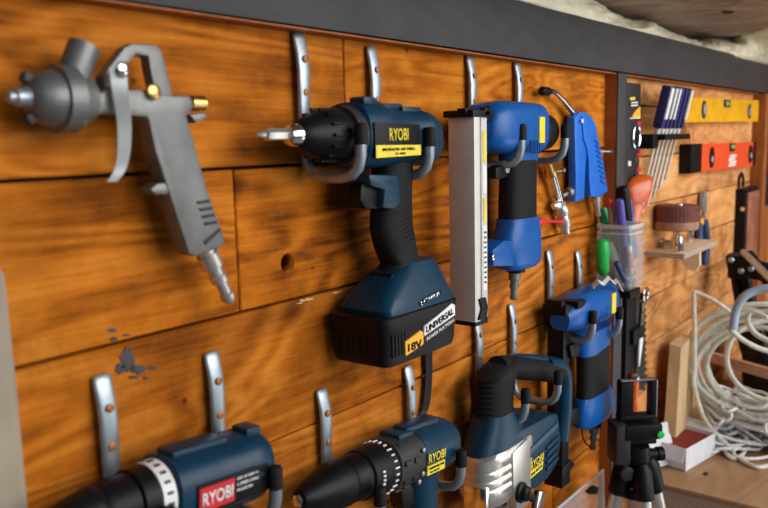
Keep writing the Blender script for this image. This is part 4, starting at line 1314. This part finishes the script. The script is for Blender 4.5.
t = MB(); t.lathe((d2.x, d2.y, -.204), (0, 0, 1), [(0, .01), (0, .019), (.001, .021), (.034, .021), (.035, .019), (.035, .008)], 28); t.build('abrasive_flaps', M['maroon'], ad2)
t = MB(); t.lathe((d2.x, d2.y, zs), (0, 0, 1), [(0, .006), (.036, .006), (.071, .004), (.074, .002)], 12); t.build('arbor', M['chrome'], ad2)
c = PZ(682, 252, zs)
t = MB(); t.lathe((c.x, c.y + .006, zs), (0, 0, 1), [(0, .008), (.001, .009), (.014, .009), (.016, .0062), (.030, .0062), (.032, .005), (.032, .003), (.026, .003)], 18)
tag(t.build('socket', M['chrome'], None), 'bright chrome socket standing at the front of the plywood shelf', 'socket')
c = PZ(676, 251, zs) + Vector((.03, 0, 0))
t = MB(); t.lathe((c.x, c.y + .012, zs), (0, 0, 1), [(0, .006), (.001, .0068), (.022, .0068), (.023, .005), (.028, .005)], 16)
tag(t.build('socket', M['chrome'], None), 'narrow chrome socket left of the brightest one, under the flap wheel', 'socket')
ch = thing('drill_chuck_key', 'chrome toothed chuck key lying at the left end of the shelf', 'chuck key', PZ(660, 248, zs))
a = PZ(655, 247, zs) + Vector((.012, 0, .010)); b = PZ(673, 249, zs) + Vector((.012, 0, .011))
t = MB(); t.lathe(a, b - a, [(0, .006), (.004, .0095), (.014, .0095), (.016, .006), (.038, .0055), (.045, .0055)], 14)
for k in range(10):
    an = 2 * PI * k / 10
    t.box(a + Vector((math.cos(an) * .0095, -.010, math.sin(an) * .0095)), (.002, .010, .002), Matrix.Rotation(-an, 3, 'Y'))
t.build('toothed_shaft', M['chrome'], ch)
t = MB(); t.cyl(b + Vector((-.010, .003, 0)), b + Vector((.042, .003, 0)), .0035, n=10); t.build('cross_bar', M['chrome'], ch)
t = MB(); t.lathe(PZ(650, 247, zs) + Vector((.010, .004, .0085)), (-.3, -1, .0), [(0, .008), (.009, .008), (.010, .004)], 12)
tag(t.build('brass_plug', M['brass'], None), 'small brass plug at the left corner of the plywood shelf', 'plug')

# ================================================================== pliers
Yp = -.010
pr = thing('pliers', 'chrome pliers with dark blue handles hanging right of the plywood shelf', 'pliers', P(702, 220, Yp))
q_ = lambda *a: poly(a, Yp)
t = MB(); t.prism(q_((701, 199), (702.3, 191), (703.4, 190.5), (704.4, 196), (704.7, 203), (703.8, 213), (702.7, 220), (700.3, 219), (700.7, 208)), Yp - .006, Yp + .004, .002); t.build('jaw', M['steel'], pr)
t = MB(); a = P(701.5, 213, Yp - .006); t.lathe(a, YF, [(0, .009), (.003, .009), (.004, .006)], 14); t.build('pivot', M['chrome'], pr)
t = MB(); t.lathe(P(700.5, 222, Yp - .002), YF, [(-.006, .008), (.004, .0105), (.006, .008)], 14); t.lathe(P(705, 219, Yp), YF, [(-.006, .004), (.005, .005)], 10)
q = t.build('collar', M['amber'], pr); q['label'] = 'yellow handle collar'
for l in ([(699, 223), (698.5, 238), (696.5, 256), (695.5, 268)], [(704.5, 220), (706, 238), (705.5, 252), (704, 265)]):
    pth = smooth_path([P(x, y, Yp) for x, y in l], 5)
    t = MB(); t.tube(pth, [(.0085 + .002 * math.sin(i / len(pth) * PI)) if i < len(pth) - 1 else .005 for i in range(len(pth))], 12); t.build('handle', M['handleblue'], pr)

# ================================================================== tall black case by the corner post
ca = thing('saw_case', 'tall dark case with a reddish clear front, hanging by the corner post', 'case', (2.3, 0, -.36))
Xc = P(734, 220, 0).x
n1 = PX(746, 190, Xc); n2 = P(759, 184, n1.y)
yc1 = n1.y
zt = P(746, 189, yc1).z; zb2 = P(748, 262, yc1).z
t = MB(); t.box(((Xc + n2.x) / 2, yc1 / 2, (zt + zb2) / 2), (n2.x - Xc, -yc1, zt - zb2), bevel=.004); t.build('case_body', M['black'], ca)
t = MB(); t.box(((Xc + n2.x) / 2 + .006, yc1 - .002, (zt + zb2) / 2 - .004), (n2.x - Xc - .02, .006, zt - zb2 - .014), bevel=.002)
q = t.build('clear_cover', M['reddish_clear'], ca); q['label'] = 'glossy reddish cover'
cc = P(741, 183, -.03)
t = MB(); t.tube(smooth_path([cc + Vector((-.022, 0, -.012)), cc + Vector((-.022, 0, .012)), cc + Vector((0, 0, .026)), cc + Vector((.022, 0, .012)), cc + Vector((.022, 0, -.012))], 5), .004, 8); t.build('hanging_loop', M['black'], ca)
t = MB(); a = PX(743, 209, Xc - .001); t.lathe(a, (-1, 0, 0), [(0, .006), (.004, .006)], 10); t.build('catch', M['chrome'], ca)

# ================================================================== folded black tripod on the right
ft = thing('folded_tripod', 'folded black tripod with a silver tube, leaning in the corner on the right', 'tripod', PT(745, 300, 1.95))
def TP(px, py, t_): return PT(px, py, t_)
for i, (a, b, r) in enumerate([((733, 256, 1.98), (744, 330, 1.93), .013), ((741, 262, 1.96), (764, 350, 1.88), .013), ((747, 256, 1.92), (782, 300, 1.80), .012)]):
    t = MB(); t.cyl(TP(*a), TP(*b), r, n=14); t.lathe(TP(*a), TP(*b) - TP(*a), [(-.006, .012), (0, .018), (.03, .018), (.034, r)], 14); t.build('leg', M['black'], ft)
t = MB(); t.cyl(TP(743, 252, 1.90), TP(784, 292, 1.76), .0085, n=14); t.build('silver_tube', M['silver'], ft)
t = MB(); t.lathe(TP(739, 266, 1.92), TP(765, 272, 1.88) - TP(739, 266, 1.92), [(0, .02), (.02, .024), (.07, .024), (.09, .015)], 16); t.box(TP(741, 266, 1.94), (.07, .05, .06), bevel=.01); t.build('head', M['black'], ft)
for px, py in ((731, 260), (741, 271), (751, 269)):
    t = MB(); t.lathe(TP(px, py, 1.885), TP(px, py, 1.8) - TP(px, py, 1.885), [(0, .007), (.012, .007), (.014, .004)], 12); t.build('joint_bolt', M['steel'], ft)

# ================================================================== bench, box, timber, ropes
zbn = -.690
Xb = 1.50
bc = thing('workbench', 'wooden bench top with a plywood edge at the lower right', 'bench', (2.0, -.2, -1.10))
t = MB(); t.box((2.19, -.215, zbn - .004), (1.38, .425, .008), bevel=.001); t.build('bench_top', M['bench'], bc)
t = MB(); t.box((2.19, -.215, zbn - .028), (1.372, .42, .040)); t.build('plywood_edge', M['plyedge'], bc)
for x in (1.56, 2.82):
    for y in (-.37, -.06):
        t = MB(); t.box((x, y, -.924), (.06, .06, .352), bevel=.003); t.build('leg', M['block'], bc)
kn = PZ(705.5, 474, zbn)
t = MB(); t.prismz([(kn.x + math.cos(i * PI / 6) * .010 * (1 + .3 * math.sin(2 * i)), kn.y + math.sin(i * PI / 6) * .005) for i in range(12)], zbn - .0004, zbn + .0003)
t.build('knot', M['gap'], bc)

# white carton of red sandpaper
bx = thing('carton', 'open white carton holding red sandpaper on the bench', 'box', PZ(690, 455, zbn))
A0 = PZ(685, 472, zbn)          # near-left bottom corner
B0 = PZ(714, 455, zbn)          # right end of the long near side
e1 = (B0 - A0); L1 = e1.length; e1.normalize()
e2 = Vector((-e1.y, e1.x, 0))
if e2.y < 0:
    e2 = -e2
W2 = .078; Hh = .050
def bxp(u, v, w): return A0 + e1 * (u * L1) + e2 * v + Vector((0, 0, w))
def panel(a, b, c, d, th=.0012):
    t_ = MB(); n_ = (b - a).cross(d - a).normalized() * th
    t_.ngonpair([a, b, c, d], [p + n_ for p in (a, b, c, d)])
    return t_
z1 = .0015
t = MB()
for pts in ((bxp(0, 0, z1), bxp(1, 0, z1), bxp(1, 0, Hh), bxp(0, 0, Hh)), (bxp(0, W2, z1), bxp(1, W2, z1), bxp(1, W2, Hh), bxp(0, W2, Hh)),
            (bxp(0, 0, z1), bxp(0, W2, z1), bxp(0, W2, Hh), bxp(0, 0, Hh)), (bxp(1, 0, z1), bxp(1, W2, z1), bxp(1, W2, Hh), bxp(1, 0, Hh)),
            (bxp(0, 0, z1), bxp(1, 0, z1), bxp(1, W2, z1), bxp(0, W2, z1))):
    n_ = (pts[1] - pts[0]).cross(pts[3] - pts[0]).normalized() * .0012
    t.ngonpair(list(pts), [p + n_ for p in pts])
t.build('box_wall', M['paper'], bx)
t = panel(bxp(0, 0, Hh), bxp(0, W2 * .95, Hh), bxp(-.10, W2 * .95, Hh - .026), bxp(-.10, 0, Hh - .028)); t.build('flap', M['paper'], bx)
t = panel(bxp(1, 0, Hh), bxp(1, W2 * .95, Hh), bxp(1.16, W2 * .95, Hh + .012), bxp(1.16, 0, Hh + .012)); t.build('flap', M['paper'], bx)
a, b, c, d = bxp(.04, .006, Hh - .007), bxp(.96, .006, Hh - .007), bxp(.96, W2 - .005, Hh - .007), bxp(.04, W2 - .005, Hh - .007)
t = MB(); t.ngonpair([p - Vector((0, 0, Hh - .010)) for p in (a, b, c, d)], [a, b, c, d])
tag(t.build('sandpaper_sheets', M['sandpaper'], None), 'stack of red sandpaper sheets inside the white carton', 'sandpaper')
# loose white sheets by the tripod
for i, (pts, dz) in enumerate((([(628, 440), (660, 442), (668, 462), (640, 470)], .05), ([(640, 462), (671, 464), (669, 482), (645, 486)], .02))):
    pass
pp = thing('paper_sheets', 'white papers standing on the bench against the wall, behind the phone tripod', 'paper', PZ(650, 470, zbn))
for i, (px, py, wx, wz, tl_) in enumerate(((652, 448, .10, .080, .18), (660, 463, .075, .060, .35))):
    c_ = P(px, py, -.030 - .018 * i)
    rot = Matrix.Rotation(-.45, 3, 'Z') @ Matrix.Rotation(-tl_, 3, 'X')
    t = MB(); t.box((c_.x, c_.y, zbn + wz / 2 + .003), (wx, .0012, wz), rot); t.build('sheet', M['paper'], pp)

# leaning pine offcut
a, b = P(676, 428, -.03), P(687, 349, -.012)
t = MB()
q1, q2, q3, q4 = [P(x, y, -.052) for x, y in ((671.5, 426), (689, 434), (692, 353), (681, 347))]
xa, xc = q1.x, q2.x
t.ngonpair([Vector((xa, -.060, zbn + .002)), Vector((xc, -.060, zbn + .002)), Vector((xc, -.034, zbn + .002)), Vector((xa, -.034, zbn + .002))],
           [Vector((q4.x, -.052, q4.z)), Vector((q3.x, -.052, q4.z + .006)), Vector((q3.x, -.028, q4.z + .008)), Vector((q4.x, -.028, q4.z + .004))])
tag(t.build('pine_offcut', M['block'], None), 'pale pine offcut standing on the bench against the wall, behind the carton', 'wood')
# pinkish stick behind the rope
a = PT(712, 357, 1.92); b = PT(785, 378, 1.82)
d = (b - a).normalized()
t = MB(); vv = Vector((0, 0, 1)); uu = d.cross(vv).normalized()
t.rings([[p + uu * .008 + vv * .012, p - uu * .008 + vv * .012, p - uu * .008 - vv * .012, p + uu * .008 - vv * .012] for p in (a, b)])
tag(t.build('timber_stick', M['pinkwood'], None), 'pinkish timber stick seen through the rope coil', 'wood')
# black bag made up to fill the dark corner
bgc = PT(775, 395, 2.05)
bb = bmesh.new()
bmesh.ops.create_icosphere(bb, subdivisions=4, radius=1.0)
for v in bb.verts:
    p = v.co
    n = 1 + .08 * math.sin(5 * p.x + 3 * p.z) + .06 * math.sin(7 * p.y + 4 * p.z)
    v.co = bgc + Vector((p.x * .12 * n, p.y * .09 * n, max(-.12, p.z * .125 * n)))
t = MB(); t.bm.free(); t.bm = bb
zmin = min(v.co.z for v in bb.verts)
for v in bb.verts:
    v.co.z += (zbn + .002) - zmin
tag(t.build('black_filler', M['black'], None, smooth=180), 'black bag shape put in behind the coiled rope', 'filler')

# blue-grey hose loop
hs = smooth_path([PT(733, 330, 1.56), PT(736, 311, 1.56), PT(743, 298, 1.555), PT(755, 291, 1.55), PT(770, 288.5, 1.54), PT(790, 292, 1.53), PT(806, 310, 1.53), PT(812, 345, 1.54), PT(805, 400, 1.56), PT(790, 450, 1.60)], 7)
t = MB(); t.tube(hs, .0085, 12)
tag(t.build('hose', M['bluegrey'], None), 'blue-grey hose looping above the coiled rope', 'hose')

# rope coil: loops around a common centre, roughly facing the room
cc = PT(764, 366, 1.70)
vd = (cc - CAMP).normalized()
hu = Vector((vd.y, -vd.x, 0)).normalized()
hv = hu.cross(vd).normalized()
if hv.z < 0:
    hv = -hv
pts = []
K = 10
for k in range(K):
    rad = (.082, .128, .105, .135, .092, .118, .131, .100, .124, .112)[k]
    ox, oy = random.uniform(-.018, .018), random.uniform(-.016, .016)
    tilt = random.uniform(-.25, .25); ph = random.uniform(0, 6)
    for i in range(22):
        a = 2 * PI * i / 22 + 1.2
        f_ = i / 22
        r_ = rad * (1 + .05 * math.sin(2 * a + ph))
        pts.append(cc + hu * (ox + r_ * 1.12 * math.cos(a)) + hv * (oy + r_ * math.sin(a) * .98) + vd * (-.03 + .007 * k + tilt * .05 * math.sin(a + ph) + random.uniform(-.002, .002)))
tail = [PT(738, 318, 1.70), PT(716, 302, 1.72), PT(700, 294, 1.74), PT(694.5, 293, 1.745), PT(694, 300, 1.745), PT(694.5, 330, 1.74), PT(694.5, 362, 1.73), PT(694, 385, 1.73), PT(704, 418, 1.71), PT(722, 440, 1.69), PT(735, 452, 1.67)]
t = MB(); t.tube(smooth_path(pts, 3), .0058, 8); 
tail_w = smooth_path(tail, 6)
rc = thing('rope_coil', 'thick white rope hung in a loose coil at the lower right', 'rope', (cc.x, cc.y, zbn))
t.build('coil', M['rope'], rc, smooth=180)
t = MB(); t.tube(tail_w, .0052, 8); t.build('loose_end', M['rope'], rc, smooth=180)
extra = [PT(768, 318, 1.60), PT(752, 312, 1.62), PT(748, 322, 1.62), PT(756, 334, 1.62), PT(775, 344, 1.60), PT(790, 352, 1.6)]
t = MB(); t.tube(smooth_path(extra, 6), .0056, 8)
extra2 = [PT(728, 326, 1.60), PT(740, 338, 1.60), PT(758, 348, 1.60), PT(780, 354, 1.60)]
t.tube(smooth_path(extra2, 6), .0056, 8)
t.build('crossing_strand', M['rope'], rc, smooth=180)
# heap of thin cord on the bench
hp = []
c0 = PZ(744, 446, zbn)
random.seed(11)
ax = hu; ay = Vector((hu.y * -1, hu.x, 0))
if ay.y < 0:
    ay = -ay
cur = Vector((0, 0, 0))
for k in range(95):
    ang = random.uniform(0, PI); R1 = random.uniform(.03, .075); R2 = R1 * random.uniform(.25, .5)
    ox = random.uniform(-.075, .15); oy = random.uniform(-.05, .10)
    dome = max(0.0, 1 - (ox / .17) ** 2 - (oy / .13) ** 2)
    zz = .006 + dome * random.uniform(.0, .12)
    tl_ = random.uniform(-.5, .5)
    for i in range(9):
        a = 2 * PI * i / 9
        u = R1 * math.cos(a); v = R2 * math.sin(a)
        x = ox + u * math.cos(ang) - v * math.sin(ang); y = oy + u * math.sin(ang) + v * math.cos(ang)
        z = max(.009, zz + tl_ * v * .8 + .006 * math.sin(a * 2))
        w_ = c0 + ax * x + ay * y + Vector((0, 0, z)); w_.y = min(w_.y, -.085); hp.append(w_)
t = MB(); t.tube(smooth_path(hp, 3), .0036, 6)
tag(t.build('cord_heap', M['cord'], None, smooth=180), 'tangled heap of thin white cord on the bench under the rope coil', 'cord')
lp = [PZ(768, 466, zbn + .005), PZ(756, 467, zbn + .005), PZ(742, 460, zbn + .005), PZ(728, 450, zbn + .005), PZ(725, 440, zbn + .02), PZ(736, 434, zbn + .02), PZ(746, 442, zbn + .01), PZ(742, 455, zbn + .006), PZ(732, 458, zbn + .006), PZ(724, 448, zbn + .01), PZ(726, 436, zbn + .02)]
t = MB(); t.tube(smooth_path(lp, 5), .0048, 8)
tag(t.build('cord_loop', M['rope'], None, smooth=180), 'single loop of white cord lying at the front of the heap', 'cord')

# ================================================================== phone tripod
tt = 1.32
base = PT(636, 440, tt)
k6 = tt / F                     # metres per photo pixel there
tp = thing('phone_tripod', 'black phone tripod with an empty clamp standing in front of the stud', 'tripod', base)
def tl(px, py, y=0.0): return base + Vector(((px - 636) * k6, y, -(py - 440) * k6))
def tbox(px0, px1, py0, py1, y0, y1, bev=.002):
    a = tl(px0, py0, y0); b = tl(px1, py1, y1)
    m_ = MB(); m_.box((a + b) / 2, (abs(b.x - a.x), abs(y1 - y0), abs(a.z - b.z)), bevel=bev); return m_
cl = tbox(618, 631, 379.5, 417, -.006, .014)
cl.box(tl(652, 398, .004), (5 * k6, .020, 37 * k6), bevel=.002)
cl.box(tl(636, 378.6, .004), (37 * k6, .012, 2.4 * k6), bevel=.0015)
cl.box(tl(636, 416, .004), (37 * k6, .022, 5 * k6), bevel=.002)
cl.build('phone_clamp', M['black'], tp)
t = MB(); t.box(tl(654.7, 397, -.002), (1.2 * k6, .010, 38 * k6), bevel=.0006); t.box(tl(636, 377.6, -.001), (34 * k6, .008, 1.0 * k6)); t.build('clamp_edge', M['steel'], tp)
t = MB(); t.lathe(tl(636, 378, .004), (0, 0, 1), [(0, .005), (.006, .005), (.008, .003)], 12); t.build('clamp_screw', M['chrome'], tp)
t = tbox(619, 658, 420, 436, -.022, .026, .005); t.box(tl(640, 440, .004), (30 * k6, .03, 6 * k6), bevel=.003); t.build('head_plate', M['black'], tp)
t = MB(); t.lathe(tl(655, 430.5, -.0215), YF, [(0, .0062), (.003, .0062), (.0035, .0045)], 14); t.build('bubble_vial', M['green2'], tp)
t = tbox(610.5, 626, 420, 461, -.020, .022, .005); t.build('tilt_bracket', M['darkgrey'], tp)
t = MB(); t.lathe(tl(624, 456, 0), (1, 0, 0), [(0, .018), (.012, .018), (.014, .013), (.045, .013), (.047, .010), (.056, .010), (.058, .012), (.068, .012)], 18); t.build('pan_lock', M['black'], tp)
t = MB(); t.lathe(tl(636, 445, .0), (0, 0, -1), [(0, .022), (.02, .024), (.034, .022), (.036, .016), (.075, .0155), (.076, .022), (.09, .022)], 22); t.build('centre_column', M['black'], tp)
t = MB(); t.lathe(tl(621, 468, -.022), YF, [(0, .012), (.006, .012), (.007, .009)], 18); t.build('lock_knob', M['darkgrey'], tp)
t = MB(); t.lathe(tl(636, 487, 0), (0, 0, -1), [(0, .0165), (.012, .0165), (.013, .014), (.10, .014)], 20); t.build('column_tube', M['silver'], tp)
zf = -1.10
for i, ang in enumerate((-.15, PI + .15, -PI / 2)):
    dx, dy = math.cos(ang), math.sin(ang)
    a = tl(636 + dx * 14, 466) + Vector((0, dy * .026, 0)); b = Vector((base.x + dx * .145, base.y + dy * .145, zf + .012))
    lg = MB(); d = b - a; ln = d.length
    lg.lathe(a, d, [(-.012, .010), (0, .0165), (.045, .0165), (.048, .0135)], 16); lg = lg.build('leg', M['black'], tp)
    t = MB(); t.lathe(a + d * (.048 / ln), d, [(0, .0115), (ln * .42, .0115), (ln * .42, .0145), (ln * .48, .0145), (ln * .48, .009), (ln - .06, .009)], 16); t.build('leg_tube', M['silver'], lg)
    t = MB(); t.lathe(b - d.normalized() * .02, d, [(0, .009), (.003, .013), (.018, .013), (.02, .010)], 14); t.build('foot', M['rubber'], lg)
tp.rotation_euler = (0, 0, math.radians(-46))

# orange handled tool hanging behind the clamp
oh = thing('screwdriver', 'orange-handled screwdriver seen through the empty phone clamp', 'screwdriver', P(633, 400, -.036))
a = P(634.5, 374, -.036); b = P(633, 414, -.036)
t = MB(); t.lathe(a, b - a, [(0, .005), (.004, .0095), (.05, .0085), ((b - a).length * .85, .0095), ((b - a).length, .006)], 16); t.build('handle', M['orange'], oh)
t = MB(); t.cyl(b, b + (b - a).normalized() * .05, .003, n=10); t.build('shaft', M['chrome'], oh)

# clear triangular plastic sheet at the bottom
cs = thing('clear_plastic_sheet', 'clear triangular plastic sheet standing below the lower blue stapler', 'plastic sheet', P(590, 500, -.04))
tri = [(603, 470), (604, 516), (548, 516), (556, 510)]
t = MB(); t.prism(poly(tri, -.045), -.047, -.045); t.build('pane', M['clear'], cs)
t = MB()
for a, b in zip(tri, tri[1:] + tri[:1]):
    t.cyl(P(*a, -.046), P(*b, -.046), .0022, n=8)
t.build('rim', M['clearrim'], cs)
t = MB(); t.prism(poly([(585, 491), (592, 485), (598, 487), (597, 494), (588, 494)], -.0475), -.0485, -.0470); t.build('sticker', M['black'], cs)

# ================================================================== light
def area(name, loc, target, sx, sy, power, col):
    l = bpy.data.lights.new(name, 'AREA'); l.shape = 'RECTANGLE'; l.size = sx; l.size_y = sy; l.energy = power; l.color = col
    o = bpy.data.objects.new(name, l); COL.objects.link(o)
    o.location = loc
    o.rotation_euler = (Vector(target) - Vector(loc)).to_track_quat('-Z', 'Y').to_euler()
    return o


area('doorway_daylight', (1.45, -2.3, .66), (1.15, 0, .02), 3.0, 1.8, 54, (1.0, 0.985, 0.96)).data.spread = math.radians(135)
area('window_daylight', (-.9, -2.2, 1.1), (.8, 0, -.1), .9, .9, 4, (0.80, 0.90, 1.0))

area('underside_fill', (2.3, -1.4, -.95), (1.9, 0, .25), 1.2, .9, 9, (1.0, 0.97, 0.92))  # added unseen fill lamp, brightens the foam and roof board from below

W = bpy.data.worlds.new('world'); S.world = W; W.use_nodes = True
bgk = W.node_tree.nodes['Background']
bgk.inputs['Color'].default_value = (0.62, 0.78, 1.0, 1)
bgk.inputs['Strength'].default_value = 0.12

S.view_settings.view_transform = 'Standard'
S.view_settings.look = 'None'
S.view_settings.gamma = 1
S.view_settings.use_curve_mapping = False
S.view_settings.exposure = 0.0
